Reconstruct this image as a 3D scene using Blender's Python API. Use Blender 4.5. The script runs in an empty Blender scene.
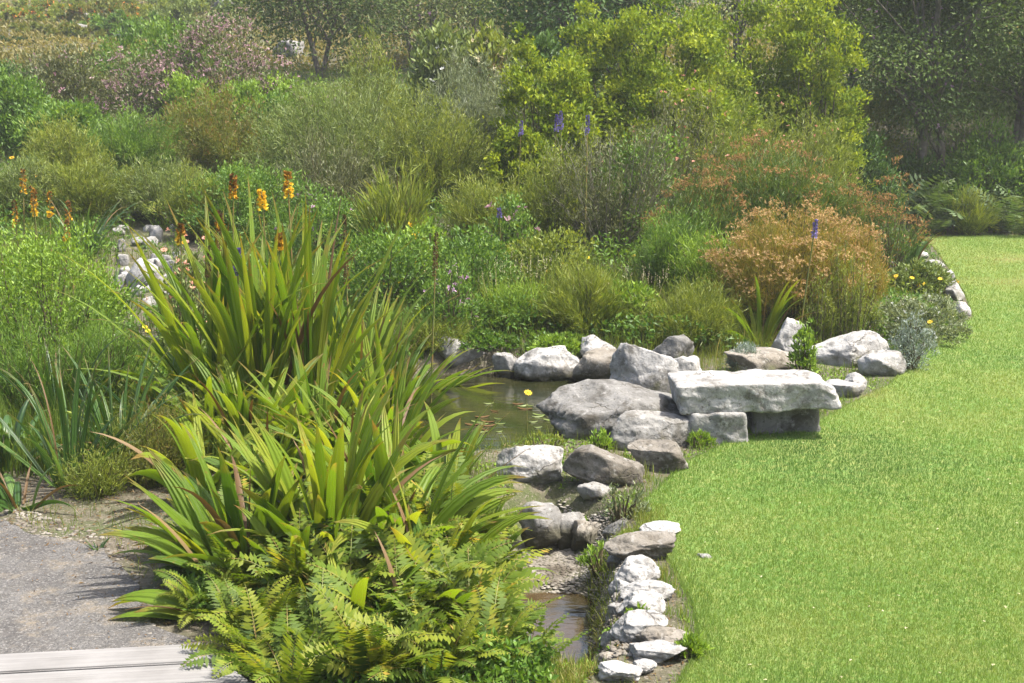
import bpy, bmesh, math
import numpy as np
from mathutils import Vector

# ------------------------------------------------------------------ camera, sky, sun, exposure
SC = bpy.context.scene
COL = SC.collection
F = 1422.0                 # focal length in pixels of a 1024 px wide frame (50 mm on 36 mm)
CAMZ = 2.6
PITCH = math.radians(10.8)
cam = bpy.data.cameras.new('camera')
cam.lens = 50.0; cam.sensor_width = 36.0; cam.clip_end = 2000
camo = bpy.data.objects.new('camera', cam); COL.objects.link(camo)
camo.location = (0, 0, CAMZ); camo.rotation_euler = (math.pi/2 - PITCH, 0, 0)
SC.camera = camo

SUN_EL, SUN_AZ = math.radians(62), math.radians(104)      # azimuth clockwise from +Y (away from camera) towards +X
w = bpy.data.worlds.new('World'); SC.world = w; w.use_nodes = True
nt = w.node_tree; bg = nt.nodes['Background']
sky = nt.nodes.new('ShaderNodeTexSky'); sky.sky_type = 'NISHITA'; sky.sun_disc = False
sky.sun_elevation = SUN_EL; sky.sun_rotation = SUN_AZ; sky.dust_density = 5.0; sky.ozone_density = .6
nt.links.new(sky.outputs[0], bg.inputs[0]); bg.inputs[1].default_value = 0.15
sl = bpy.data.lights.new('sun', 'SUN'); sl.energy = 4.6; sl.angle = math.radians(0.6); sl.color = (1.0, 0.95, 0.86)
so = bpy.data.objects.new('sun', sl); COL.objects.link(so)
sv = Vector((math.cos(SUN_EL)*math.sin(SUN_AZ), math.cos(SUN_EL)*math.cos(SUN_AZ), math.sin(SUN_EL)))
so.rotation_euler = sv.to_track_quat('Z', 'Y').to_euler(); so.location = sv*60
vs = SC.view_settings
vs.view_transform = 'Standard'; vs.look = 'None'; vs.gamma = 1.0; vs.use_curve_mapping = False; vs.exposure = 1.5
SC.render.engine = 'CYCLES'
SC.cycles.max_bounces = 7; SC.cycles.diffuse_bounces = 4; SC.cycles.transmission_bounces = 4; SC.cycles.glossy_bounces = 3
SC.cycles.volume_bounces = 1
SC.cycles.caustics_reflective = False; SC.cycles.caustics_refractive = False

# ------------------------------------------------------------------ numbers
def R(seed): return np.random.default_rng(seed)
def nrm(a): return a/np.maximum(np.linalg.norm(a, axis=-1, keepdims=True), 1e-9)
def sstep(x): x = np.clip(x, 0, 1); return x*x*(3-2*x)
def vnoise(p, seed=0):
    p = np.asarray(p, float); i = np.floor(p).astype(np.int64); f = p-i; f = f*f*(3-2*f); out = 0
    for a in (0, 1):
        for b in (0, 1):
            for c in (0, 1):
                h = ((i[..., 0]+a)*374761393 + (i[..., 1]+b)*668265263 + (i[..., 2]+c)*2147483647 + seed*974634) & 0xffffffff
                h = ((h ^ (h >> 13))*1274126177) & 0xffffffff
                h = ((h ^ (h >> 16))*2246822519) & 0xffffffff
                v = ((h ^ (h >> 15)) & 0xffff)/65535.0
                out = out + v*(f[..., 0] if a else 1-f[..., 0])*(f[..., 1] if b else 1-f[..., 1])*(f[..., 2] if c else 1-f[..., 2])
    return out*2-1
def n2(x, y, s, seed): return vnoise(np.stack([np.asarray(x)/s, np.asarray(y)/s, np.zeros_like(np.asarray(x, float))+.37], -1), seed)

def ray(px, py):
    a, b = (px-512)/F, (341.5-py)/F
    return np.array([a, math.cos(PITCH)+b*math.sin(PITCH), -math.sin(PITCH)+b*math.cos(PITCH)])
def plane(px, py, z=0.0):
    d = ray(px, py); t = (z-CAMZ)/d[2]; return np.array([0, 0, CAMZ])+d*t
def at_y(px, py, Y):
    d = ray(px, py); return np.array([0, 0, CAMZ])+d*(Y/d[1])
def mpp(p): return (p[1]*math.cos(PITCH)-(p[2]-CAMZ)*math.sin(PITCH))/F    # metres per pixel at a point

def sdist(poly, x, y):       # signed distance, negative inside
    x = np.asarray(x, float); y = np.asarray(y, float); d = np.full(x.shape, 1e9); ins = np.zeros(x.shape, bool)
    n = len(poly)
    for k in range(n):
        ax, ay = poly[k]; bx, by = poly[(k+1) % n]
        ex, ey = bx-ax, by-ay; t = np.clip(((x-ax)*ex+(y-ay)*ey)/(ex*ex+ey*ey+1e-12), 0, 1)
        d = np.minimum(d, np.hypot(x-ax-t*ex, y-ay-t*ey))
        c = ((ay > y) != (by > y)); xx = ax+(y-ay)*ex/(ey if abs(ey) > 1e-12 else 1e-12)
        ins ^= c & (x < xx)
    return np.where(ins, -d, d)
def pxpoly(pts, z=0.0): return [tuple(plane(a, b, z)[:2]) for a, b in pts]

LAWN = pxpoly([(672, 700), (702, 650), (696, 610), (676, 570), (655, 540), (648, 500), (690, 462), (735, 441), (800, 433), (845, 408), (890, 386),
               (918, 360), (945, 333), (974, 318), (966, 295), (950, 270), (934, 248), (926, 238), (975, 235), (1040, 235)]) + [(30, 23.0), (40, 12), (40, -6), (1.2, -6), (0.62, 4.8)]
POND = pxpoly([(330, 392), (430, 374), (500, 372), (600, 380), (672, 386), (664, 402), (612, 410), (566, 436), (530, 466), (470, 476), (330, 470)], -0.2)
STREAM = pxpoly([(500, 540), (545, 525), (590, 540), (612, 560), (606, 610), (600, 650), (590, 720), (520, 720), (470, 640), (470, 560)], -0.3)

def hgt(x, y):
    x = np.asarray(x, float); y = np.asarray(y, float)
    dl = sdist(LAWN, x, y)
    up = 0.105*np.maximum(0, y-13.2) + 0.25*np.maximum(0, y-62) - 0.355*np.maximum(0, y-130)
    m = sstep(np.maximum(dl-0.15, 0)/4.5)
    z = up*m + 0.12*n2(x, y, 2.3, 3)*m*sstep((y-13)/4) + 1.2*n2(x, y, 17, 5)*sstep((y-45)/25)
    z = z + 0.10*sstep(dl/0.8)*sstep((y-13.0)/1.2)
    z = z - 0.42*sstep(-(sdist(POND, x, y)-0.12)/0.35)
    z = z - (0.50-.22*sstep((y-7.45)/.35))*sstep(-(sdist(STREAM, x, y)-0.12)/0.3) + .03*n2(x, y, .25, 12)*sstep(dl/.3)*(y < 13)*(x > -.15*y)
    return z
def G(px, py):
    d = ray(px, py); t = np.linspace(4, 140, 4000); p = np.array([0, 0, CAMZ])+d*t[:, None]
    k = np.argmax(p[:, 2] <= hgt(p[:, 0], p[:, 1])); q = p[k]; q[2] = float(hgt(q[0], q[1])); return q

# ------------------------------------------------------------------ mesh collecting
class Geo:
    def __init__(s): s.V = []; s.F = []; s.A = []; s.n = 0
    def add(s, V, Fc, tint=None, along=None, across=None):
        V = np.asarray(V, float).reshape(-1, 3); n = len(V); s.V.append(V); s.F.append(np.asarray(Fc)+s.n); s.n += n
        f = lambda a: np.zeros(n) if a is None else np.broadcast_to(np.asarray(a, float), (n,)) if np.ndim(a) == 0 else np.asarray(a, float).reshape(-1)
        s.A.append((f(tint), f(along), f(across)))
    def mesh(s, name, mat, smooth=False):
        me = bpy.data.meshes.new(name); V = np.concatenate(s.V)
        tot = np.concatenate([np.full(len(f), f.shape[1], np.int32) for f in s.F]); idx = np.concatenate([f.reshape(-1) for f in s.F]).astype(np.int32)
        me.vertices.add(len(V)); me.vertices.foreach_set('co', V.astype(np.float32).reshape(-1))
        me.loops.add(len(idx)); me.loops.foreach_set('vertex_index', idx)
        me.polygons.add(len(tot)); me.polygons.foreach_set('loop_start', np.concatenate([[0], np.cumsum(tot)[:-1]]).astype(np.int32))
        me.polygons.foreach_set('loop_total', tot); me.polygons.foreach_set('use_smooth', np.full(len(tot), smooth))
        for j, nm in enumerate(('tint', 'along', 'across')):
            a = np.concatenate([q[j] for q in s.A])
            if nm == 'tint' or a.any():
                at = me.attributes.new(nm, 'FLOAT', 'POINT'); at.data.foreach_set('value', a.astype(np.float32))
        me.materials.append(mat); me.update(calc_edges=True); return me
    def build(s, name, mat, parent=None, smooth=False, loc=(0, 0, 0)):
        o = bpy.data.objects.new(name, s.mesh(name, mat, smooth)); COL.objects.link(o); o.location = loc
        if parent: o.parent = parent
        return o
def tag(o, label, cat, group=None, kind=None):
    if label: o['label'] = label
    if cat: o['category'] = cat
    if group: o['group'] = group
    if kind: o['kind'] = kind
    return o
def thing(name, label, cat, loc, group=None, rz=0):
    o = bpy.data.objects.new(name, None); COL.objects.link(o); o.location = tuple(loc); o.rotation_euler = (0, 0, rz); o.empty_display_size = .1
    return tag(o, label, cat, group)
def struct(o, kind='structure'): o['kind'] = kind; return o
def clone(o, loc, rz, sc, label=None):
    c = o.copy(); COL.objects.link(c); c.location = tuple(loc); c.rotation_euler = (0, 0, rz); c.scale = (sc, sc, sc)
    if label: c['label'] = label
    for ch in o.children:
        d = ch.copy(); COL.objects.link(d); d.parent = c
        for g in ch.children: e = g.copy(); COL.objects.link(e); e.parent = d
    return c

def perp(D, N): return nrm(np.cross(D, N))
def leaves(g, P, D, N, L, W, tint, fold=0.12, along=None):
    n = len(P); D = nrm(D); S = perp(D, N); Nn = np.cross(S, D); L = np.broadcast_to(L, (n,))[:, None]; W = np.broadcast_to(W, (n,))[:, None]
    m = P+D*L*.45; V = np.stack([P, m+S*W/2+Nn*W*fold, P+D*L-Nn*L*.06, m-S*W/2+Nn*W*fold], 1)
    Fc = np.arange(n*4).reshape(n, 4)
    al = None if along is None else np.repeat(along, 4)
    g.add(V, Fc, np.repeat(np.broadcast_to(tint, (n,)), 4), al)
def strips(g, C, S, Wd, tint, fold=None, N=None):
    # C (n,k,3) centre lines, S (n,k,3) side vectors, Wd (n,k) widths; three points across, a shallow V when fold is set
    n, k, _ = C.shape; W3 = Wd[..., None]/2
    mid = C if fold is None else C-N*W3*fold
    V = np.stack([C-S*W3, mid, C+S*W3], 2)
    b = (np.arange(n)[:, None]*k+np.arange(k-1)[None])[..., None]*3
    q = np.concatenate([b+np.array([0, 1, 4, 3]), b+np.array([1, 2, 5, 4])], -1).reshape(-1, 4)
    al = np.broadcast_to(np.linspace(0, 1, k)[None, :, None], (n, k, 3)); ac = np.broadcast_to(np.array([0, .5, 1.0])[None, None], (n, k, 3))
    g.add(V, q, np.repeat(np.broadcast_to(tint, (n,)), k*3), al, ac)
def tube(g, pts, rad, sides=5, tint=0.5):
    pts = np.asarray(pts, float); k = len(pts); T = nrm(np.gradient(pts, axis=0)); ref = np.array([.31, .85, .2]); A = nrm(np.cross(T, ref)); B = np.cross(T, A)
    th = np.linspace(0, 2*np.pi, sides, endpoint=False); rad = np.broadcast_to(rad, (k,))
    V = pts[:, None]+rad[:, None, None]*(np.cos(th)[None, :, None]*A[:, None]+np.sin(th)[None, :, None]*B[:, None])
    i = np.arange(k-1)[:, None]*sides; j = np.arange(sides)[None]; jn = (j+1) % sides
    g.add(V, np.stack([i+j, i+jn, i+sides+jn, i+sides+j], -1).reshape(-1, 4), tint)
def curve(a, b, bend=.2, k=6, rg=None):
    a = np.asarray(a, float); b = np.asarray(b, float); t = np.linspace(0, 1, k)[:, None]; L = np.linalg.norm(b-a)
    c = (a+b)/2+np.array([0, 0, L*bend])+(rg.normal(0, .08*L, 3) if rg is not None else 0)
    return (1-t)**2*a+2*t*(1-t)*c+t*t*b
def arcs(az, e0, L, droop, k, base, power=1.5):
    n = len(az); t = np.linspace(0, 1, k)[None]; e = e0[:, None]-droop[:, None]*t**power
    D = np.stack([np.cos(e)*np.cos(az)[:, None], np.cos(e)*np.sin(az)[:, None], np.sin(e)], -1)
    C = np.cumsum(D, 1)-D; C = C*(L[:, None, None]/(k-1))+base[:, None]
    S = np.broadcast_to(np.stack([-np.sin(az), np.cos(az), 0*az], -1)[:, None], D.shape); return C, D, S

# ------------------------------------------------------------------ materials
def nodes(name):
    m = bpy.data.materials.new(name); m.use_nodes = True; t = m.node_tree; t.nodes.clear()
    return m, t, lambda ty, **kw: (lambda n: ([setattr(n, a, b) for a, b in kw.items()], n)[1])(t.nodes.new(ty))
def ramp(nd, stops):
    e = nd.color_ramp.elements
    while len(e) > 1: e.remove(e[-1])
    e[0].position = stops[0][0]; e[0].color = (*stops[0][1], 1)
    for p, c in stops[1:]: x = e.new(p); x.color = (*c, 1)
def leaf_mat(name, stops, trans=.4, rough=.5, tip=None, tip_at=.9, rib=0, spec=.35, warm=(1.25, 1.2, .55)):
    m, t, N = nodes(name); L = t.links.new
    at = N('ShaderNodeAttribute', attribute_name='tint'); rp = N('ShaderNodeValToRGB'); ramp(rp, stops); L(at.outputs['Fac'], rp.inputs[0]); c = rp.outputs[0]
    if tip:
        al = N('ShaderNodeAttribute', attribute_name='along'); ge = N('ShaderNodeNewGeometry'); no = N('ShaderNodeTexNoise'); no.inputs['Scale'].default_value = 9
        L(ge.outputs['Position'], no.inputs['Vector'])
        ma = N('ShaderNodeMath', operation='MULTIPLY_ADD'); ma.inputs[1].default_value = .45; L(no.outputs[0], ma.inputs[0]); L(al.outputs['Fac'], ma.inputs[2])
        r2 = N('ShaderNodeMapRange'); r2.inputs[1].default_value = tip_at+.12; r2.inputs[2].default_value = tip_at+.34; L(ma.outputs[0], r2.inputs[0])
        n4 = N('ShaderNodeTexNoise'); n4.inputs['Scale'].default_value = 34; n4.inputs['Detail'].default_value = 3; L(ge.outputs['Position'], n4.inputs['Vector']); r4 = N('ShaderNodeMapRange'); r4.inputs[1].default_value = .66; r4.inputs[2].default_value = .74; L(n4.outputs[0], r4.inputs[0])
        m4 = N('ShaderNodeMath', operation='MAXIMUM'); L(r2.outputs[0], m4.inputs[0]); L(r4.outputs[0], m4.inputs[1])
        mx = N('ShaderNodeMix', data_type='RGBA'); L(m4.outputs[0], mx.inputs[0]); L(c, mx.inputs[6]); mx.inputs[7].default_value = (*tip, 1); c = mx.outputs[2]
    pb = N('ShaderNodeBsdfPrincipled'); pb.inputs['Roughness'].default_value = rough; pb.inputs['Specular IOR Level'].default_value = spec; L(c, pb.inputs['Base Color'])
    if rib:
        ac = N('ShaderNodeAttribute', attribute_name='across'); mu = N('ShaderNodeMath', operation='MULTIPLY'); mu.inputs[1].default_value = rib*2*math.pi; L(ac.outputs['Fac'], mu.inputs[0])
        sn = N('ShaderNodeMath', operation='SINE'); L(mu.outputs[0], sn.inputs[0]); bu = N('ShaderNodeBump'); bu.inputs['Strength'].default_value = .7; bu.inputs['Distance'].default_value = .004
        L(sn.outputs[0], bu.inputs['Height']); L(bu.outputs[0], pb.inputs['Normal'])
    tr = N('ShaderNodeBsdfTranslucent'); mw = N('ShaderNodeMix', data_type='RGBA', blend_type='MULTIPLY'); mw.inputs[0].default_value = 1; L(c, mw.inputs[6]); mw.inputs[7].default_value = (*warm, 1); L(mw.outputs[2], tr.inputs[0])
    ms = N('ShaderNodeMixShader'); ms.inputs[0].default_value = trans; L(pb.outputs[0], ms.inputs[1]); L(tr.outputs[0], ms.inputs[2])
    o = N('ShaderNodeOutputMaterial'); L(ms.outputs[0], o.inputs[0]); return m
def noisy_mat(name, layers, rough=.85, bumps=(), spec=.25, coord='Object', cracks=0):
    """layers: list of (scale, detail, lo, hi, colour); the first colour is the base, each later one is mixed in where its noise lies between lo and hi"""
    m, t, N = nodes(name); L = t.links.new; tc = N('ShaderNodeTexCoord'); v = tc.outputs[coord]; c = None
    for k, (sc, det, lo, hi, colr) in enumerate(layers):
        if k == 0: base = colr; continue
        no = N('ShaderNodeTexNoise'); no.inputs['Scale'].default_value = sc; no.inputs['Detail'].default_value = det; no.inputs['Roughness'].default_value = .65; L(v, no.inputs['Vector'])
        r = N('ShaderNodeMapRange'); r.inputs[1].default_value = lo; r.inputs[2].default_value = hi; L(no.outputs[0], r.inputs[0])
        mx = N('ShaderNodeMix', data_type='RGBA'); L(r.outputs[0], mx.inputs[0]); mx.inputs[7].default_value = (*colr, 1)
        if c is None: mx.inputs[6].default_value = (*base, 1)
        else: L(c, mx.inputs[6])
        c = mx.outputs[2]
    pb = N('ShaderNodeBsdfPrincipled'); pb.inputs['Roughness'].default_value = rough; pb.inputs['Specular IOR Level'].default_value = spec
    prev = None
    if cracks:
        oi = N('ShaderNodeObjectInfo'); mr = N('ShaderNodeMapRange'); mr.inputs[3].default_value = .72; mr.inputs[4].default_value = 1.15; L(oi.outputs['Random'], mr.inputs[0])
        hs = N('ShaderNodeHueSaturation'); L(mr.outputs[0], hs.inputs['Value']); L(c, hs.inputs['Color'])
        off = N('ShaderNodeVectorMath', operation='ADD'); sc_ = N('ShaderNodeVectorMath', operation='SCALE'); sc_.inputs['Scale'].default_value = 40; cx = N('ShaderNodeCombineXYZ'); L(oi.outputs['Random'], cx.inputs[0]); L(cx.outputs[0], sc_.inputs[0]); L(v, off.inputs[0]); L(sc_.outputs[0], off.inputs[1])
        wn = N('ShaderNodeTexNoise'); wn.inputs['Scale'].default_value = 3; wn.inputs['Detail'].default_value = 5; L(off.outputs[0], wn.inputs['Vector'])
        wa = N('ShaderNodeVectorMath', operation='MULTIPLY_ADD'); wa.inputs[1].default_value = (.5, .5, .3); L(wn.outputs['Color'], wa.inputs[0]); L(off.outputs[0], wa.inputs[2])
        mp = N('ShaderNodeMapping'); mp.inputs['Scale'].default_value = (1, 1, 2.4); mp.inputs['Rotation'].default_value = (.3, .25, 0); L(wa.outputs[0], mp.inputs[0])
        vo = N('ShaderNodeTexVoronoi', feature='DISTANCE_TO_EDGE'); vo.inputs['Scale'].default_value = cracks; L(mp.outputs[0], vo.inputs['Vector'])
        cr = N('ShaderNodeMapRange'); cr.inputs[1].default_value = .0; cr.inputs[2].default_value = .022; L(vo.outputs['Distance'], cr.inputs[0])
        no = N('ShaderNodeTexNoise'); no.inputs['Scale'].default_value = 2.2; L(off.outputs[0], no.inputs['Vector']); gt = N('ShaderNodeMapRange'); gt.inputs[1].default_value = .5; gt.inputs[2].default_value = .68; L(no.outputs[0], gt.inputs[0])
        mxx = N('ShaderNodeMath', operation='MAXIMUM'); L(cr.outputs[0], mxx.inputs[0]); iv = N('ShaderNodeMath', operation='SUBTRACT'); iv.inputs[0].default_value = 1; L(gt.outputs[0], iv.inputs[1]); L(iv.outputs[0], mxx.inputs[1])
        mx = N('ShaderNodeMix', data_type='RGBA'); L(mxx.outputs[0], mx.inputs[0]); mx.inputs[6].default_value = (.085, .077, .064, 1); L(hs.outputs[0], mx.inputs[7]); c = mx.outputs[2]
        ge = N('ShaderNodeNewGeometry'); sp = N('ShaderNodeSeparateXYZ'); L(ge.outputs['Position'], sp.inputs[0]); wz = N('ShaderNodeMath', operation='MULTIPLY_ADD'); wz.inputs[1].default_value = .09; L(wn.outputs[0], wz.inputs[0]); L(sp.outputs[2], wz.inputs[2])
        wr = N('ShaderNodeMapRange'); wr.inputs[1].default_value = -.11; wr.inputs[2].default_value = -.06; L(wz.outputs[0], wr.inputs[0]); mw = N('ShaderNodeMix', data_type='RGBA'); L(wr.outputs[0], mw.inputs[0]); mw.inputs[6].default_value = (.045, .042, .028, 1); L(c, mw.inputs[7]); c = mw.outputs[2]
        b = N('ShaderNodeBump'); b.inputs['Strength'].default_value = .8; b.inputs['Distance'].default_value = .015; L(mxx.outputs[0], b.inputs['Height']); prev = b.outputs[0]
    if c is None: pb.inputs['Base Color'].default_value = (*base, 1)
    else: L(c, pb.inputs['Base Color'])
    for sc, det, st, dist in bumps:
        no = N('ShaderNodeTexNoise'); no.inputs['Scale'].default_value = sc; no.inputs['Detail'].default_value = det; no.inputs['Roughness'].default_value = .6; L(v, no.inputs['Vector'])
        b = N('ShaderNodeBump'); b.inputs['Strength'].default_value = st; b.inputs['Distance'].default_value = dist; L(no.outputs[0], b.inputs['Height'])
        if prev: L(prev, b.inputs['Normal'])
        prev = b.outputs[0]
    if prev: L(prev, pb.inputs['Normal'])
    o = N('ShaderNodeOutputMaterial'); L(pb.outputs[0], o.inputs[0]); return m

def greens(d, m, l, tip=None): return [(0, d), (.45, m), (.85, l)] + ([(.97, tip)] if tip else [])
M = {}
M['lawn_blade'] = leaf_mat('lawn_blade', [(0, (.06, .13, .03)), (.35, (.124, .208, .044)), (.75, (.19, .242, .066)), (1, (.31, .275, .15))], .5, .6, spec=.15)
M['meadow'] = leaf_mat('meadow', [(0, (.045, .085, .012)), (.4, (.10, .15, .02)), (.75, (.18, .205, .04)), (1, (.33, .28, .14))], .45, .6, spec=.15)
M['strap'] = leaf_mat('strap', greens((.05, .105, .008), (.12, .19, .012), (.22, .255, .02)), .5, .5, tip=(.19, .115, .03), tip_at=.93, rib=3, spec=.28)
M['strap_dark'] = leaf_mat('strap_dark', greens((.02, .05, .012), (.04, .09, .018), (.08, .14, .03)), .35, .35, tip=(.22, .16, .06), tip_at=.93, rib=2, spec=.5)
M['dry_leaf'] = leaf_mat('dry_leaf', [(0, (.06, .032, .012)), (.5, (.12, .07, .025)), (1, (.19, .135, .06))], .3, .6)
M['fern'] = leaf_mat('fern', greens((.032, .065, .008), (.09, .14, .012), (.20, .22, .022), (.30, .21, .035)), .45, .55, spec=.2)
M['bracken'] = leaf_mat('bracken', greens((.03, .06, .018), (.06, .10, .03), (.11, .15, .06)), .35, .55)
def lm(name, d, m, l, tip=None, **k): M[name] = leaf_mat(name, greens(d, m, l, tip), **k)
lm('yellow_green', (0.051, 0.0908, 0.0066), (0.1225, 0.1816, 0.0088), (0.2399, 0.2837, 0.0154), spec=.15)
lm('dark_green', (0.0198, 0.0462, 0.011), (0.0374, 0.077, 0.0154), (0.0682, 0.1265, 0.0242), trans=.25, spec=.15)
lm('mid_green', (0.0365, 0.084, 0.01), (0.0741, 0.15, 0.016), (0.1425, 0.228, 0.028))
lm('bright_green', (0.0594, 0.1188, 0.01), (0.1242, 0.2106, 0.018), (0.2052, 0.3024, 0.034))
lm('grey_green', (0.0513, 0.0816, 0.016), (0.1003, 0.1416, 0.03), (0.171, 0.2136, 0.052), trans=.3)
lm('silver_green', (0.0693, 0.0945, 0.0441), (0.1208, 0.1522, 0.0714), (0.189, 0.2152, 0.1103), trans=.3)
lm('olive', (0.0547, 0.084, 0.01), (0.1197, 0.162, 0.018), (0.2109, 0.24, 0.034))
lm('hill_scrub', (.06, .062, .012), (.135, .12, .026), (.21, .17, .05)); lm('rust_green', (0.055, 0.0805, 0.01), (0.11, 0.138, 0.018), (0.1705, 0.1667, 0.03), (.17, .105, .03))
lm('orange_tip', (.036, .075, .010), (.07, .125, .020), (.12, .16, .03), (.26, .14, .045))
lm('orange_broom', (.075, .105, .012), (.165, .165, .016), (.265, .19, .03), (.33, .21, .07))
lm('drab', (0.0441, 0.0538, 0.018), (0.0819, 0.0952, 0.032), (0.1313, 0.14, 0.052), trans=.25)
lm('tree_grey', (0.03, 0.0528, 0.0133), (0.058, 0.0935, 0.0228), (0.105, 0.143, 0.0427), trans=.25, spec=.08)
lm('bluegrey', (.10, .14, .11), (.16, .20, .17), (.24, .28, .25), trans=.2)
def petal(name, a, b): M[name] = leaf_mat(name, [(0, a), (1, b)], .35, .6, warm=(1, 1, 1), spec=.1)
petal('pink', (.22, .12, .14), (.42, .29, .30)); petal('mauve', (.24, .13, .22), (.42, .28, .38)); petal('orange', (.55, .16, .03), (.75, .35, .08)); petal('yellow', (.62, .36, .02), (.80, .62, .06))
M['gold'] = leaf_mat('gold', [(0, (.12, .06, .02)), (.35, (.30, .15, .02)), (.6, (.58, .33, .02)), (1, (.72, .50, .04))], .3, .6, warm=(1, 1, 1), spec=.1); petal('coral', (.42, .17, .11), (.58, .32, .23)); petal('violet', (.09, .07, .22), (.24, .20, .44)); petal('white', (.60, .60, .55), (.80, .80, .76)); petal('seed_brown', (.06, .035, .015), (.17, .10, .04))
petal('tan', (.27, .16, .05), (.46, .33, .16)); petal('rust', (.17, .10, .03), (.33, .20, .08)); petal('cream', (.42, .36, .20), (.62, .56, .38))
M['stem'] = noisy_mat('stem', [(0, 0, 0, 0, (.085, .065, .035)), (14, 3, .4, .65, (.05, .06, .02))], .8)
M['stem_green'] = noisy_mat('stem_green', [(0, 0, 0, 0, (.09, .11, .025)), (14, 3, .45, .65, (.16, .10, .03))], .6)
M['bare_twig'] = noisy_mat('bare_twig', [(0, 0, 0, 0, (.20, .18, .15)), (9, 3, .4, .6, (.09, .078, .06))], .85)
M['bark'] = noisy_mat('bark', [(0, 0, 0, 0, (.055, .047, .037)), (6, 4, .4, .65, (.13, .112, .092))], .9, [(18, 4, .8, .03)])
ROCKL = lambda a, b, c, e: [(0, 0, 0, 0, a), (2.2, 5, .42, .62, b), (5.5, 7, .50, .66, c), (17, 6, .54, .68, e), (38, 4, .56, .70, c), (1.3, 6, .57, .66, (.075, .078, .035))]
RB = [(3.2, 6, .9, .05), (14, 5, .75, .016), (60, 3, .45, .004)]
M['rock_pale'] = noisy_mat('rock_pale', ROCKL((.275, .27, .26), (.19, .184, .174), (.085, .078, .066), (.34, .335, .325)), .85, RB, cracks=2.6)
M['rock_grey'] = noisy_mat('rock_grey', ROCKL((.17, .166, .157), (.112, .107, .098), (.056, .05, .04), (.25, .245, .235)), .88, RB, cracks=2.2)
M['rock_brown'] = noisy_mat('rock_brown', ROCKL((.165, .15, .128), (.105, .09, .07), (.05, .042, .03), (.25, .24, .22)), .88, RB, cracks=3.0)
M['rock_white'] = noisy_mat('rock_white', ROCKL((.225, .22, .212), (.165, .16, .15), (.088, .08, .068), (.28, .275, .267)), .8, RB, cracks=2.6)
M['soil'] = noisy_mat('soil', [(0, 0, 0, 0, (.07, .06, .042)), (1.1, 5, .42, .60, (.05, .06, .022)), (7, 5, .5, .66, (.105, .09, .066)), (40, 3, .56, .66, (.155, .135, .11))], .95, [(6, 6, .8, .05), (45, 4, .9, .015)])
M['turf'] = noisy_mat('turf', [(0, 0, 0, 0, (.085, .155, .03)), (.9, 5, .42, .62, (.115, .165, .04)), (26, 5, .45, .68, (.17, .18, .05))], .95, [(60, 4, .8, .02)])
M['gravel'] = noisy_mat('gravel', [(0, 0, 0, 0, (.10, .096, .092)), (1.6, 7, .44, .58, (.065, .061, .058)), (4.5, 6, .52, .64, (.15, .128, .10)), (12, 5, .5, .64, (.075, .071, .066)), (70, 4, .52, .64, (.165, .158, .15)), (120, 2, .58, .66, (.06, .055, .05))], .92, [(6, 5, .7, .05), (22, 5, .9, .03), (90, 4, 1, .012)])
M['grit'] = noisy_mat('grit', [(0, 0, 0, 0, (.12, .108, .09)), (3.3, 3, .45, .62, (.20, .185, .16)), (4.1, 3, .5, .64, (.06, .05, .038))], .9, coord='Object')
def water_mat(name, col, col2, strength):
    m, t, N = nodes(name); L = t.links.new; tc = N('ShaderNodeTexCoord'); mp = N('ShaderNodeMapping'); mp.inputs['Scale'].default_value = (4, 12, 5); L(tc.outputs['Object'], mp.inputs[0])
    no = N('ShaderNodeTexNoise'); no.inputs['Scale'].default_value = 1.3; no.inputs['Detail'].default_value = 4; L(mp.outputs[0], no.inputs['Vector'])
    b = N('ShaderNodeBump'); b.inputs['Strength'].default_value = strength; b.inputs['Distance'].default_value = .012; L(no.outputs[0], b.inputs['Height'])
    n3 = N('ShaderNodeTexNoise'); n3.inputs['Scale'].default_value = 2.5; n3.inputs['Detail'].default_value = 5; L(tc.outputs['Object'], n3.inputs['Vector'])
    rp = N('ShaderNodeValToRGB'); ramp(rp, [(.4, col), (.65, col2)]); L(n3.outputs[0], rp.inputs[0])
    pb = N('ShaderNodeBsdfPrincipled'); L(rp.outputs[0], pb.inputs['Base Color']); pb.inputs['Roughness'].default_value = .04; pb.inputs['IOR'].default_value = 1.45; L(b.outputs[0], pb.inputs['Normal'])
    o = N('ShaderNodeOutputMaterial'); L(pb.outputs[0], o.inputs[0]); return m
M['pond'] = water_mat('pond_surface', (.012, .014, .005), (.028, .026, .010), .3)
M['stream'] = water_mat('stream_surface', (.045, .03, .013), (.022, .018, .008), .3)
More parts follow.
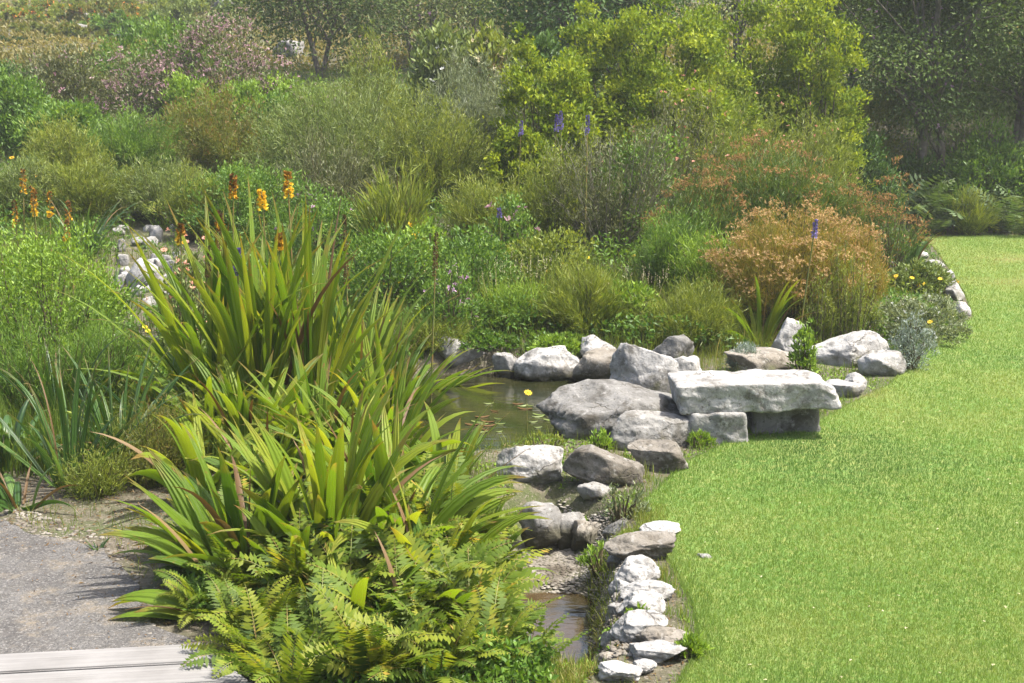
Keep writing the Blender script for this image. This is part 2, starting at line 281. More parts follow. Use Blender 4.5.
def plank_mat():
    m, t, N = nodes('weathered_wood'); L = t.links.new; tc = N('ShaderNodeTexCoord'); mp = N('ShaderNodeMapping'); mp.inputs['Scale'].default_value = (.8, 34, 34); L(tc.outputs['Object'], mp.inputs[0])
    no = N('ShaderNodeTexNoise'); no.inputs['Scale'].default_value = 2; no.inputs['Detail'].default_value = 6; L(mp.outputs[0], no.inputs['Vector'])
    n5 = N('ShaderNodeTexNoise'); n5.inputs['Scale'].default_value = 3.5; n5.inputs['Detail'].default_value = 6; L(tc.outputs['Object'], n5.inputs['Vector'])
    ad = N('ShaderNodeMath', operation='MULTIPLY_ADD'); ad.inputs[1].default_value = .55; L(n5.outputs[0], ad.inputs[0]); m5 = N('ShaderNodeMath', operation='MULTIPLY'); m5.inputs[1].default_value = .5; L(no.outputs[0], m5.inputs[0]); L(m5.outputs[0], ad.inputs[2])
    rp = N('ShaderNodeValToRGB'); ramp(rp, [(.3, (.075, .07, .064)), (.44, (.125, .12, .114)), (.56, (.155, .15, .144)), (.7, (.172, .167, .161))]); L(ad.outputs[0], rp.inputs[0])
    b = N('ShaderNodeBump'); b.inputs['Strength'].default_value = .6; b.inputs['Distance'].default_value = .005; L(no.outputs[0], b.inputs['Height'])
    pb = N('ShaderNodeBsdfPrincipled'); L(rp.outputs[0], pb.inputs['Base Color']); pb.inputs['Roughness'].default_value = .75; L(b.outputs[0], pb.inputs['Normal'])
    o = N('ShaderNodeOutputMaterial'); L(pb.outputs[0], o.inputs[0]); return m
M['plank'] = plank_mat()

# ------------------------------------------------------------------ ground, lawn, water, path
def axis(fine0, fine1, st, lo, hi):
    a = list(np.arange(fine0, fine1, st)); s = st; x = a[-1]
    while x < hi: s *= 1.13; x += s; a.append(x)
    s = st; x = a[0]; b = []
    while x > lo: s *= 1.25; x -= s; b.append(x)
    return np.array(b[::-1]+a)
gx, gy = axis(-5, 7, .08, -160, 160), axis(4.2, 17, .08, -30, 240)
XX, YY = np.meshgrid(gx, gy); ZZ = hgt(XX, YY)
nx, ny = len(gx), len(gy); ii = (np.arange(ny-1)[:, None]*nx+np.arange(nx-1)[None])
g = Geo(); g.add(np.stack([XX, YY, ZZ], -1), np.stack([ii, ii+1, ii+nx+1, ii+nx], -1).reshape(-1, 4)); struct(g.build('ground', M['soil'], smooth=True))

def sheet(name, poly, z, mat, inset=0):
    bm = bmesh.new(); vs_ = [bm.verts.new((x, y, z)) for x, y in poly]; f = bm.faces.new(vs_); bmesh.ops.triangulate(bm, faces=[f]); bmesh.ops.recalc_face_normals(bm, faces=bm.faces)
    if sum(f.normal.z for f in bm.faces) < 0: bmesh.ops.reverse_faces(bm, faces=bm.faces)
    me = bpy.data.meshes.new(name); bm.to_mesh(me); bm.free(); me.materials.append(mat); o = bpy.data.objects.new(name, me); COL.objects.link(o); return struct(o)
sheet('lawn', LAWN, .014, M['turf'])
def grow(poly, d):
    c = np.mean(poly, 0); return [tuple(np.array(p)+nrm(np.array(p)-c)*d) for p in poly]
sheet('pond_water', grow(POND, .35), -.2, M['pond']); sheet('stream_water', grow(STREAM, .3), -.33, M['stream'])
PATH = pxpoly([(-420, 500), (-100, 500), (10, 520), (60, 538), (110, 560), (140, 585), (150, 625), (200, 645), (240, 668), (240, 720), (-420, 760)])
PATH0 = PATH; pp = []
for a_, b_ in zip(PATH0, PATH0[1:]+PATH0[:1]):
    for t_ in np.linspace(0, 1, 14)[:-1]: pp.append((a_[0]+(b_[0]-a_[0])*t_, a_[1]+(b_[1]-a_[1])*t_))
pp = np.array(pp); pp[:, 0] += .10*n2(pp[:, 0], pp[:, 1], .3, 41)+.05*n2(pp[:, 0], pp[:, 1], .09, 43); pp[:, 1] += .09*n2(pp[:, 0], pp[:, 1], .4, 42)+.03*n2(pp[:, 0], pp[:, 1], .09, 44); PATH = [tuple(q) for q in pp]
sheet('gravel_path', PATH, .010, M['gravel'])

# grass blades of the lawn: short, leaning, denser near by
def blades(name, mat, x, y, z, L, W, lean, tint, seed, kind='stuff', label=None, cat=None):
    rg = R(seed); n = len(x); az = rg.uniform(0, 2*np.pi, n); a2 = rg.uniform(0, 2*np.pi, n); le = np.abs(rg.normal(0, lean, n))
    P = np.stack([x, y, z], -1); D = np.stack([np.cos(az)*np.sin(le), np.sin(az)*np.sin(le), np.cos(le)], -1); S = np.stack([np.cos(a2), np.sin(a2), 0*a2], -1)
    V = np.stack([P-S*W[:, None]/2, P+S*W[:, None]/2, P+D*L[:, None]], 1)
    g = Geo(); g.add(V, np.arange(n*3).reshape(n, 3), np.repeat(tint, 3)); o = g.build(name, mat); o['kind'] = kind
    if label: tag(o, label, cat)
    return o
rg = R(1)
n = 1500000; y = 4.6*np.exp(rg.uniform(0, math.log(23.5/4.6), n)); x = rg.uniform(-.05, .62, n)*y+.2
k = sdist(LAWN, x, y) < .02; x, y = x[k], y[k]
dry = sstep((y-11)/9)*.42+.34*n2(x, y, 1.9, 8)+.28*n2(x, y, .7, 18)+.16*n2(x, y, .22, 9)
blades('grass', M['lawn_blade'], x, y, np.full(len(x), .008), rg.uniform(.013, .031, len(x))*(1+.02*y), .0026+.0003*y, .8, np.clip(.36+dry+rg.normal(0, .065, len(x)), 0, 1), 2,
       label='short mown grass covering the lawn', cat='grass')

# ------------------------------------------------------------------ stones
ROCKS = []
def clear(x, y, m=1.0, front=.12):
    ok = np.ones(np.shape(x), bool)
    for a, b, rx, ry in ROCKS: ok &= ((x-a)/(rx*m+.02))**2+((y-b+front)/(ry*m+front))**2 > 1
    return ok
def ico(sub):
    bm = bmesh.new(); bmesh.ops.create_icosphere(bm, subdivisions=sub, radius=1); V = np.array([v.co[:] for v in bm.verts]); Fc = np.array([[v.index for v in f.verts] for f in bm.faces]); bm.free(); return V, Fc
ICO = {s: ico(s) for s in (2, 3, 4, 5)}
def rock_shape(W, D, H, seed, sub=4, cuts=15, rough=.07, tilt=0, flat=.72):
    rg = R(seed); V, Fc = ICO[sub]; V = V.copy()
    ns = nrm(rg.normal(0, 1, (cuts, 3))); ds = rg.uniform(.52, .84, cuts); ns[0] = nrm(np.array([tilt+rg.normal(0, .12), rg.normal(-.1, .12), 1.])); ds[0] = flat
    for a, d in zip(ns, ds):
        e = V@a-d; V = V-np.where(e > 0, e*.985, 0)[:, None]*a
    V = V-(V.max(0)+V.min(0))/2; V = V/np.abs(V).max(0)
    o = rg.uniform(0, 50, 3); nr = nrm(V)
    V = V+nr*(rough*vnoise(V*1.7+o, 1)+rough*.55*vnoise(V*4+o, 2)+rough*.45*np.abs(vnoise(V*7+o, 3))-rough*.5*(np.abs(vnoise(V*3.1+o, 8)) < .05)+rough*.22*vnoise(V*19+o, 9))[:, None]
    lay = np.sin((V@nrm(np.array([.2, .15, 1.])))*rg.uniform(9, 15)+2.5*vnoise(V*1.5+o, 4)); V = V+nr*(lay*rough*.14)[:, None]
    return V*np.array([W/2, D/2, H/2]), Fc
def rock(label, px, pyb, wpx, hpx, mat='rock_pale', seed=1, cuts=15, dr=.75, name='boulder', cat='boulder', rz=0, sub=4, sink=.25, group=None, flat=.72, tilt=0, rough=.085, base=None):
    p = G(px, pyb) if base is None else np.array(base, float)
    if base is None and sdist(POND, p[0], p[1]) < .25 and p[2] < -.04: p = plane(px, pyb, -.2)
    s = mpp(p); W = wpx*s; D = dr*W; dep = math.atan2(CAMZ-p[2], p[1])
    H = max(.3*W, (hpx*s-D*.55*math.sin(dep))/math.cos(dep)); Ht = H/(1-sink)
    V, Fc = rock_shape(W, D, Ht, seed, sub, cuts, rough=rough, flat=flat, tilt=tilt)
    ROCKS.append((p[0], p[1]+D*.42, W*.5, D*.5)); g = Geo(); g.add(V+np.array([0, 0, Ht/2-sink*Ht]), Fc)
    o = g.build(name, M[mat], smooth=True, loc=(p[0], p[1]+D*.42, p[2])); o.rotation_euler = (0, 0, rz); return tag(o, label, cat, group)

B = rock
B('pale rock half hidden by sword leaves at the left end of the pond', 466, 374, 64, 40, 'rock_white', 11, sub=5)
B('small grey stone between two pale rocks on the far pond edge', 507, 378, 30, 26, 'rock_pale', 12)
B('long low pale rock with mossy waterline on the far pond edge', 548, 382, 66, 36, 'rock_pale', 13, sub=5, dr=.6)
B('small white pointed rock behind the far pond edge', 598, 360, 36, 24, 'rock_white', 14)
B('flat brown rock overhanging the water left of the big pale pointed rock', 607, 386, 66, 38, 'rock_brown', 15, dr=.9, flat=.5)
B('large pale leaning rock standing in the water left of the stone bench', 647, 394, 72, 52, 'rock_pale', 160, sub=5, dr=.6, tilt=.45, flat=.8)
B('grey round rock behind the large pale leaning rock', 674, 362, 44, 28, 'rock_grey', 17)
B('small white jagged rock touching the left end of the bench slab', 688, 380, 30, 24, 'rock_white', 18)
B('low brown rock showing just above the bench slab', 764, 378, 78, 26, 'rock_brown', 19, flat=.5)
B('tall blocky pale rock standing upright behind the bench', 790, 362, 38, 44, 'rock_pale', 20, sub=5, dr=.7, flat=.85)
B('broad pale creased rock behind the right end of the bench', 851, 368, 86, 38, 'rock_pale', 21, sub=5, dr=.6)
B('low pale rock at the lawn edge in front of the creased rock', 886, 377, 50, 28, 'rock_pale', 22, flat=.5)
B('small flat white stone lying on the lawn edge right of the bench', 846, 399, 44, 14, 'rock_white', 23, flat=.4)
B('small pale stone wedged between the bench and the creased rock', 857, 390, 26, 18, 'rock_pale', 24)
B('tiny white stone at the grass edge near the blue grey tuft', 918, 358, 18, 6, 'rock_white', 25)
B('large dark grey boulder sloping into the pond in front of the bench', 622, 444, 160, 62, 'rock_grey', 261, sub=5, dr=.55, flat=.62, cuts=12, tilt=.42, rough=.08)
B('rounded grey boulder resting against the large dark grey boulder', 656, 451, 92, 40, 'rock_grey', 270, sub=5, dr=.45, flat=.75, cuts=10, tilt=.2, rough=.07)
B('split pale boulder with brown underside at the pond outlet', 530, 486, 68, 42, 'rock_pale', 28, sub=5, dr=.7, flat=.55)
B('brown weathered boulder in the row above the stream bed', 606, 490, 84, 44, 'rock_brown', 29, sub=5, dr=.6, cuts=9, flat=.85)
B('buff boulder partly sunk in the lawn edge beside the brown weathered boulder', 660, 474, 62, 34, 'rock_brown', 30, sub=5, dr=.7, cuts=9, flat=.85)
B('small grey stone perched under the brown weathered boulder', 598, 502, 40, 18, 'rock_grey', 31)
B('crumbly folded grey rock at the head of the stream bed', 543, 525, 48, 38, 'rock_grey', 32, rough=.13, base=[*plane(543, 528, -.12)[:2], -.2])
B('upright grey buff rock in the middle of the stream head', 570, 540, 34, 36, 'rock_grey', 33, rough=.1, base=[*plane(571, 538, -.2)[:2], -.26])
B('dark pitted rock at the right of the stream head', 592, 546, 40, 34, 'rock_brown', 34, rough=.13, base=[*plane(592, 543, -.2)[:2], -.26])
B('small grey rock tucked beside the dark pitted rock', 618, 530, 30, 22, 'rock_grey', 35, base=[*plane(618, 532, -.05)[:2], -.1])
E = lambda label, px, py, wpx, hpx, mat, seed, **k: rock(label, px-4, py+2, wpx*1.04, hpx*.98, mat, seed, cuts=9, sub=5, sink=.18, name='edging_stone', cat='stone', group='stones edging the lawn along the stream', **k)
E('flat white stone flush in the grass at the top of the stream edging', 666, 538, 40, 11, 'rock_white', 41, flat=.4)
E('long buff ledge stone at the top of the stream edging', 645, 562, 70, 30, 'rock_brown', 42, flat=.45, dr=.5)
E('pointed grey stone on the stream edging with a chiselled face', 641, 585, 44, 32, 'rock_pale', 43, rough=.1)
E('grey sloping slab below the pointed edging stone', 652, 602, 54, 26, 'rock_pale', 44, tilt=-.4)
E('rounded pale stone halfway down the stream edging', 647, 622, 46, 30, 'rock_pale', 45)
E('grey wedge stone leaning towards the stream below the rounded pale stone', 644, 642, 54, 32, 'rock_pale', 46, tilt=-.4)
E('mossy buff stone on the lower stream edging', 660, 648, 44, 26, 'rock_brown', 47)
E('oval tan stone against the lawn near the bottom of the edging', 682, 652, 38, 22, 'rock_brown', 48)
E('low white stone near the bottom of the edging', 664, 666, 54, 18, 'rock_white', 49, flat=.5)
E('pale stone at the foot of the stream edging touching the frame bottom', 625, 684, 42, 22, 'rock_pale', 50)
E('small pale stone beside the foot of the edging', 648, 676, 26, 15, 'rock_pale', 51)
for k_, (a, b, c, d, m_) in enumerate([(627, 596, 34, 26, 'rock_pale'), (624, 622, 34, 28, 'rock_grey'), (620, 646, 36, 28, 'rock_pale'), (612, 668, 36, 24, 'rock_brown'), (640, 608, 30, 20, 'rock_pale'), (632, 580, 28, 24, 'rock_brown'), (668, 634, 30, 18, 'rock_pale'), (634, 664, 34, 20, 'rock_pale'), (662, 612, 28, 16, 'rock_pale'), (672, 664, 26, 14, 'rock_pale'), (622, 566, 30, 22, 'rock_grey'), (650, 690, 36, 18, 'rock_pale'), (606, 694, 36, 18, 'rock_grey')]):
    p_ = plane(a, b, -.04); E('small rounded stone packed into the gaps of the stream edging', a, b, c, d, m_, 840+k_, base=(p_[0], p_[1], -.08), flat=.9)
B('small white stone lying alone in the lawn', 706, 562, 18, 7, 'rock_white', 52, name='stone', cat='stone')
for k_, (a, b, c, d, lb) in enumerate([(922, 259, 20, 9, 'far end'), (937, 271, 22, 12, 'second piece from the far end'), (949, 285, 22, 16, 'middle piece'), (958, 301, 22, 20, 'tallest piece'), (966, 317, 16, 16, 'near end piece')]):
    rock('bleached narrow kerb stone edging the far flower bed, '+lb, a, b, c, d, 'rock_white', 60+k_, name='kerb_stone', cat='stone', group='bleached kerb stones of the far bed', dr=1.6, rz=-.35, flat=.8)
B('pale grey rock at the back of the far flower bed', 897, 273, 26, 12, 'rock_pale', 66)
B('grey stone showing above the white daisy mat', 928, 338, 24, 8, 'rock_pale', 67)
for a, b, c, d, m_, lb in [(141, 292, 38, 34, 'rock_pale', 'large grey rock at the end of the white stone trickle'), (156, 243, 14, 17, 'rock_white', 'upright white stone in the white stone trickle'),
        (139, 247, 16, 10, 'rock_white', 'flat white stone above the large grey rock'), (124, 284, 12, 12, 'rock_white', 'white stone left of the large grey rock'), (155, 262, 12, 8, 'rock_white', 'small white stone right of the large grey rock'),
        (142, 222, 26, 14, 'rock_grey', 'grey flat stone at the top of the stone trickle'), (176, 260, 12, 8, 'rock_white', 'white stone among coral flowers'), (118, 236, 14, 8, 'rock_grey', 'grey stone half buried in grass near the stone trickle'),
        (107, 352, 22, 20, 'rock_grey', 'blue grey squared stone in the left bed'), (147, 346, 26, 9, 'rock_grey', 'low flat grey stone behind the arching sword leaves'),
        (100, 415, 42, 46, 'rock_grey', 'round grey boulder behind the narrow leaved lilies'), (200, 236, 12, 6, 'rock_white', 'little white stone under the flower stalks'), (148, 232, 12, 7, 'rock_white', 'small white chip near the upright white stone')]:
    B(lb, a, b, c, d, m_, int(a*7+b), sub=3)

rg = R(55)
for k_ in range(30):
    a, b = rg.uniform(118, 182), rg.uniform(222, 312)
    B('small whitish stone in the stone trickle above the left bed', a, b, rg.uniform(8, 20), rg.uniform(7, 15), 'rock_white' if k_ % 3 else 'rock_grey', 800+k_, sub=3, name='stone', cat='stone', group='stones of the white trickle')
# stone bench: slab on two block supports
pb_ = G(752, 437); s_ = mpp(pb_)
bench = thing('stone_bench', 'rough pale stone slab bench on two boulder supports beside the pond', 'bench', pb_, rz=.05)
def block(W, D, H, seed, nsub, rough, round_=.12, taper=(0, 0)):
    bm = bmesh.new(); bmesh.ops.create_cube(bm, size=2); bmesh.ops.subdivide_edges(bm, edges=bm.edges, cuts=nsub, use_grid_fill=True)
    V = np.array([v.co[:] for v in bm.verts]); Fc = np.array([[v.index for v in f.verts] for f in bm.faces]); bm.free()
    rad = nrm(V); V0 = V.copy()
    p = 16.0; V = V*(np.max(np.abs(V), 1, keepdims=True)/np.sum(np.abs(V)**p, 1, keepdims=True)**(1/p))
    S = V*np.array([W, D, H])/2; o = R(seed).uniform(0, 50, 3)
    q = S/.35+o
    S = S+rad*(rough*(.45*vnoise(q*.8, 5)+.5*vnoise(q*2, 6)-.45*np.abs(vnoise(q*3.3, 16))+.3*vnoise(q*6, 7)+.15*vnoise(q*14, 17)))[:, None]*np.array([1, 1, .55])
    S[:, 0] += taper[0]*S[:, 2]; S[:, 1] += taper[1]*S[:, 2]; return S, Fc
W = 158*s_; V, Fc = block(W, .50, .222, 5, 40, .038, taper=(-.25, -.1))
V[:, 2] -= .05*sstep((V[:, 0]-W*.36)/(W*.14)) * (V[:, 2] > 0); V[:, 2] += .02*V[:, 0]
g = Geo(); g.add(V+np.array([0, .02, .215+.115]), Fc); g.build('seat_slab', M['rock_pale'], bench, True)
V, Fc = block(.42, .46, .32, 8, 20, .04, taper=(-.15, -.12)); g = Geo(); g.add(V+np.array([-.27, .0, .07]), Fc); g.build('support', M['rock_pale'], bench, True)
V, Fc = block(.50, .26, .32, 9, 20, .04); g = Geo(); g.add(V+np.array([.25, .17, .07]), Fc); g.build('support', M['rock_grey'], bench, True)

# boardwalk
bw = thing('boardwalk', 'weathered grey plank boardwalk at the end of the gravel path', 'boardwalk', plane(0, 690, .05))
A = plane(-30, 660, .06); Bp = plane(213, 647, .06); Cc = plane(262, 684, .06)
ex = nrm(Bp-A); ey = np.array([-ex[1], ex[0], 0]); pw = .2; endk = (Cc-Bp)@ex/((Cc-Bp)@ey)
for k_ in range(6):
    x1 = (Bp-A)@ex+(-(pw+.022)*k_)*endk; L_ = x1+3.2
    bm = bmesh.new(); bmesh.ops.create_cube(bm, size=1)
    for v in bm.verts: v.co = Vector((v.co.x*L_, v.co.y*pw, v.co.z*.045))
    for v in bm.verts:
        if v.co.x > 0: v.co.x += (v.co.y)*endk
    bmesh.ops.bevel(bm, geom=list(bm.edges), offset=.006, segments=2, affect='EDGES'); me = bpy.data.meshes.new('plank'); bm.to_mesh(me); bm.free(); me.materials.append(M['plank'])
    o = bpy.data.objects.new('plank', me); COL.objects.link(o); o.parent = bw
    c = A+ex*(x1-L_/2)-ey*((pw+.022)*k_+pw/2); o.location = c-np.array(bw.location); o.rotation_euler = (0, 0, math.atan2(ex[1], ex[0]))
bm = bmesh.new(); bmesh.ops.create_cube(bm, size=1)
for v in bm.verts: v.co = Vector((v.co.x*.08, v.co.y*1.2, v.co.z*.12))
for xo in (1.6, .2):
    me = bpy.data.meshes.new('bearer'); bm.to_mesh(me); me.materials.append(M['plank']); o = bpy.data.objects.new('bearer', me); COL.objects.link(o); o.parent = bw
    o.location = A+ex*xo-ey*.63-np.array([0, 0, .085])-np.array(bw.location); o.rotation_euler = (0, 0, math.atan2(ex[1], ex[0]))
bm.free()

# pebbles in the stream bed and grit on the path
def pebbles(name, label, cat, n, sampler, size, mat, seed, squash=.5):
    rg = R(seed); V, Fc = ICO[2]; g = Geo(); xs, ys = sampler(rg, n); zs = hgt(xs, ys)
    for k in range(len(xs)):
        s = size*rg.uniform(.4, 1.3)*np.array([1, rg.uniform(.6, 1), squash*rg.uniform(.6, 1.2)]); a = rg.uniform(0, 6.28); ca, sa = math.cos(a), math.sin(a)
        q = V*s*(1+.18*vnoise(V*1.6+k*3.1, 7))[:, None]; q = np.stack([q[:, 0]*ca-q[:, 1]*sa, q[:, 0]*sa+q[:, 1]*ca, q[:, 2]], -1)
        g.add(q+np.array([xs[k], ys[k], zs[k]+s[2]*.3]), Fc, rg.uniform())
    o = g.build(name, mat, smooth=True); o['kind'] = 'stuff'; return tag(o, label, cat)
def in_px(polypx, z=0):
    P = pxpoly(polypx, z); P_ = np.array(P)
    def f(rg, n):
        x = rg.uniform(P_[:, 0].min(), P_[:, 0].max(), n*4); y = rg.uniform(P_[:, 1].min(), P_[:, 1].max(), n*4); k = sdist(P, x, y) < 0; return x[k][:n], y[k][:n]
    return f
pebbles('pebbles', 'small grey buff pebbles lying in the stream bed', 'pebbles', 3200, in_px([(515, 545), (560, 530), (612, 552), (612, 660), (570, 600), (540, 585)], -.3), .014, M['grit'], 5, .35)
pebbles('bank_pebbles', 'fine buff gravel on the stream bank under the edging', 'gravel', 1400, in_px([(585, 600), (612, 575), (640, 600), (630, 690), (590, 690)], -.15), .014, M['grit'], 6)
pebbles('path_grit', 'loose grit scattered on the gravel path', 'grit', 1500, in_px([(-120, 505), (40, 515), (120, 550), (160, 640), (230, 660), (-120, 660)]), .008, M['grit'], 7)
pebbles('path_stones', 'larger loose stones lying along the gravel path edge', 'stones', 500, in_px([(-60, 500), (40, 512), (125, 545), (165, 640), (120, 640), (90, 560), (20, 530), (-60, 520)]), .016, M['grit'], 8)

# ------------------------------------------------------------------ plant generators (all in metres, z up, base at the origin)
def dome_pts(rg, n, rx, ry, h, fill=.25, lo=.12, seed=0, lump=.22, power=2.2):
    th = rg.uniform(0, 2*np.pi, n); u = rg.uniform(0, 1, n)**.8; z = lo+(1-lo)*u; r = np.maximum(1-z**power, 0)**.5
    d = np.stack([np.cos(th)*r, np.sin(th)*r, z], -1); sc = 1+lump*vnoise(d*2.1+seed*1.7, seed)+lump*.5*vnoise(d*4.7+seed, seed+1)
    sh = np.where(rg.uniform(0, 1, n) < fill, rg.uniform(.35, .9, n), rg.uniform(.88, 1.04, n))
    return d*(sc*sh)[:, None]*np.array([rx, ry, h])
def leafy(root, W, H, mat, seed, n=7000, L=.06, wr=.45, clumps=170, lo=.12, tipfrac=.0, stem='stem', name='foliage', up=.5, cr=.13, depth=None, lump=.25):
    rg = R(seed); rx = W/2; ry = (depth or W*.8)/2; c = dome_pts(rg, clumps, rx, ry, H, .3, lo, seed, lump)
    ct = rg.normal(0, .15, clumps); k = rg.integers(0, clumps, n); r = cr*min(W, H*1.3)
    P = c[k]+rg.normal(0, .5, (n, 3))*r*np.array([1, 1, .75]); P[:, 2] = np.maximum(P[:, 2], .02)
    ctr = np.array([0, 0, H*.2]); D = nrm(P-ctr)*.7+rg.normal(0, .55, (n, 3))+np.array([0, 0, up]); Nn = nrm(P-ctr)*.6+rg.normal(0, .6, (n, 3))+np.array([0, 0, .5])
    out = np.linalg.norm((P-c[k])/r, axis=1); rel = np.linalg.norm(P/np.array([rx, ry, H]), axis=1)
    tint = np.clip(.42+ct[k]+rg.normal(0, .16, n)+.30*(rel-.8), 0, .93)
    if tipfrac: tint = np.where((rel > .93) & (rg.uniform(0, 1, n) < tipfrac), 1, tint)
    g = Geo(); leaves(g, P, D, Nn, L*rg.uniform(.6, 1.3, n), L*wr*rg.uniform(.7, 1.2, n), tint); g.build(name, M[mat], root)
    g = Geo(); top = c[np.argsort(-c[:, 2])[:int(clumps*.5)]]; sel = top[rg.choice(len(top), min(16, len(top)), False)]
    for q in sel: b = np.append(rg.normal(0, .05*W, 2), -.05); tube(g, curve(b, q*.93, -.02, 6, rg), np.linspace(.013, .004, 6)*max(1, H*.8), 5)
    g.build('branches', M[stem], root, True); return c
def broom(root, W, H, mat, seed, stems=150, per=55, L=.05, wd=.006, lo=.25, off=.03, tip=.0, spread=.25, depth=None, stem='stem', stemr=.004, splay=.55, name='foliage', lump=.18, nstem=None, power=2.2):
    lump = max(lump, .28) if power < 3 else lump
    rg = R(seed); rx = W/2; ry = (depth or W*.8)/2
    E_ = dome_pts(rg, stems, rx, ry, H, .35, .3, seed, lump, power); b = np.concatenate([E_[:, :2]*spread+rg.normal(0, .03*W, (stems, 2)), np.full((stems, 1), -.03)], 1)
    mid = b*.45+E_*.55; mid[:, 2] += .12*H; mid += rg.normal(0, .03*W, (stems, 3))
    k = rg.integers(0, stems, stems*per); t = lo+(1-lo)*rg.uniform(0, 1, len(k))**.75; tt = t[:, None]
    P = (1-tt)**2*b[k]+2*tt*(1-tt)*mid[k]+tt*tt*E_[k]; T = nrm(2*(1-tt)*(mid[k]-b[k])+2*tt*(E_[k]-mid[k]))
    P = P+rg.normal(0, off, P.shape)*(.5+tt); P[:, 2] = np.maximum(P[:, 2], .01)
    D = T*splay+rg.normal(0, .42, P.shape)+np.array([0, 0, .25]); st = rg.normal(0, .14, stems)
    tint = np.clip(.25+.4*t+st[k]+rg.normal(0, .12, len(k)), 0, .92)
    if tip: tint = np.where((t > 1-.10*tip) & (rg.uniform(0, 1, len(k)) < .8), 1, tint)
    g = Geo(); leaves(g, P, D, rg.normal(0, 1, P.shape), L*rg.uniform(.6, 1.4, len(k)), wd*rg.uniform(.7, 1.3, len(k)), tint); g.build(name, M[mat], root)
    g = Geo(); m = min(stems, nstem or 60); T_ = np.linspace(0, 1, 6)[:, None]
    for j in rg.choice(stems, m, False): tube(g, (1-T_)**2*b[j]+2*T_*(1-T_)*mid[j]+T_*T_*E_[j], np.linspace(stemr*1.6, stemr*.5, 6), 4)
    g.build('stems', M[stem], root, True); return E_
def blossoms(root, C, n, r, mat, seed, petals=6, name='blossoms', L=.03, jit=.04):
    rg = R(seed); g = Geo(); k = rg.integers(0, len(C), n); P = C[k]+rg.normal(0, jit, (n, 3)); o = nrm(P-np.array([0, 0, .2*C[:, 2].max()])); P = P+o*.02
    Q = np.repeat(P, petals, 0); D = np.repeat(o, petals, 0)*.6+rg.normal(0, .7, (len(Q), 3)); leaves(g, Q, D, np.repeat(o, petals, 0)+rg.normal(0, .3, Q.shape), r*rg.uniform(.7, 1.3, len(Q)), r*.6, np.repeat(rg.uniform(0, 1, n), petals))
    o_ = g.build(name, M[mat], root)
    if n > 100: o_['kind'] = 'stuff'
    return o_
def straps(root, n, L, Wd, mat, seed, e0=(.7, 1.5), droop=(.3, 1.3), spread=.12, az=None, name='leaves', k=11, roll=.8, fold=.35, dry=.09, tipw=.0):
    rg = R(seed); a = rg.uniform(0, 2*np.pi, n) if az is None else rg.normal(az[0], az[1], n)
    Ls = L*rg.uniform(.55, 1.08, n); b = np.stack([np.cos(a)*spread*rg.uniform(.1, 1, n), np.sin(a)*spread*rg.uniform(.1, 1, n), np.full(n, -.02)], -1)
    C, D, S = arcs(a, rg.uniform(*e0, n), Ls, rg.uniform(*droop, n)*1.35, k, b, 2.2); ro = rg.normal(0, roll, n)[:, None, None]*np.linspace(1, .55, k)[None, :, None]
    Nn = np.cross(D, S); S2 = S*np.cos(ro)+Nn*np.sin(ro); N2 = np.cross(D, S2); t = np.linspace(0, 1, k)[None]
    w_ = Wd*rg.uniform(.7, 1.2, n)[:, None]*(.55+.55*np.sin(np.pi*np.clip(t*.85+.05, 0, 1)))*(1-t**3.5)**.8+.001
    C[:, :, 2] = np.maximum(C[:, :, 2], .01)
    tint = np.clip(rg.normal(.45, .22, n), 0, 1); isd = rg.uniform(0, 1, n) < dry
    g = Geo(); q = ~isd; strips(g, C[q], S2[q], w_[q], tint[q], fold, -N2[q]); o = g.build(name, M[mat], root, True)
    if isd.any(): g = Geo(); strips(g, C[isd], S2[isd], w_[isd]*.42, tint[isd], fold, -N2[isd]); g.build('withered_leaves', M['dry_leaf'], root, True)
    return o
def fern(root, nf, L, mat, seed, pin=22, e0=(.7, 1.45), droop=(.5, 1.8), pl=.19, az=None, pw=.2):
    rg = R(seed); a = rg.uniform(0, 2*np.pi, nf) if az is None else rg.normal(az[0], az[1], nf); Ls = L*rg.uniform(.6, 1.1, nf); k = pin+1
    b = np.stack([np.cos(a)*.03, np.sin(a)*.03, np.zeros(nf)], -1); C, D, S = arcs(a, rg.uniform(*e0, nf), Ls, rg.uniform(*droop, nf), k, b); ro = rg.normal(0, .35, nf)[:, None, None]
    N0 = np.cross(D, S); S2 = S*np.cos(ro)+N0*np.sin(ro); N2 = np.cross(S2, D); C[:, :, 2] = np.maximum(C[:, :, 2], .015)
    g = Geo(); t = np.linspace(0, 1, k); prof = np.sin(np.pi*np.clip(t*.86+.14, 0, 1))**.75*np.where(t > .12, 1, 0)
    ft = np.clip(rg.normal(.38, .2, nf), 0, .74)
    for s in (1, -1):
        for j in range(2, k):
            l = (Ls*pl*prof[j]*rg.uniform(.8, 1.12, nf))*(rg.uniform(0, 1, nf) > .06)+.004
            leaves(g, C[:, j], S2[:, j]*s+D[:, j]*.45-np.array([0, 0, .12])+rg.normal(0, .06, (nf, 3)), N2[:, j]*-1, l, np.minimum(l*.5, Ls*pw*.26*np.ones(nf)), np.clip(ft+rg.normal(0, .07, nf)+.12*t[j], 0, 1), -.1, np.full(nf, t[j]))
    g.build('fronds', M[mat], root); g = Geo(); strips(g, C, S2, np.linspace(.007, .0015, k)[None]*np.ones((nf, 1)), ft); g.build('stalks', M['stem_green'], root)
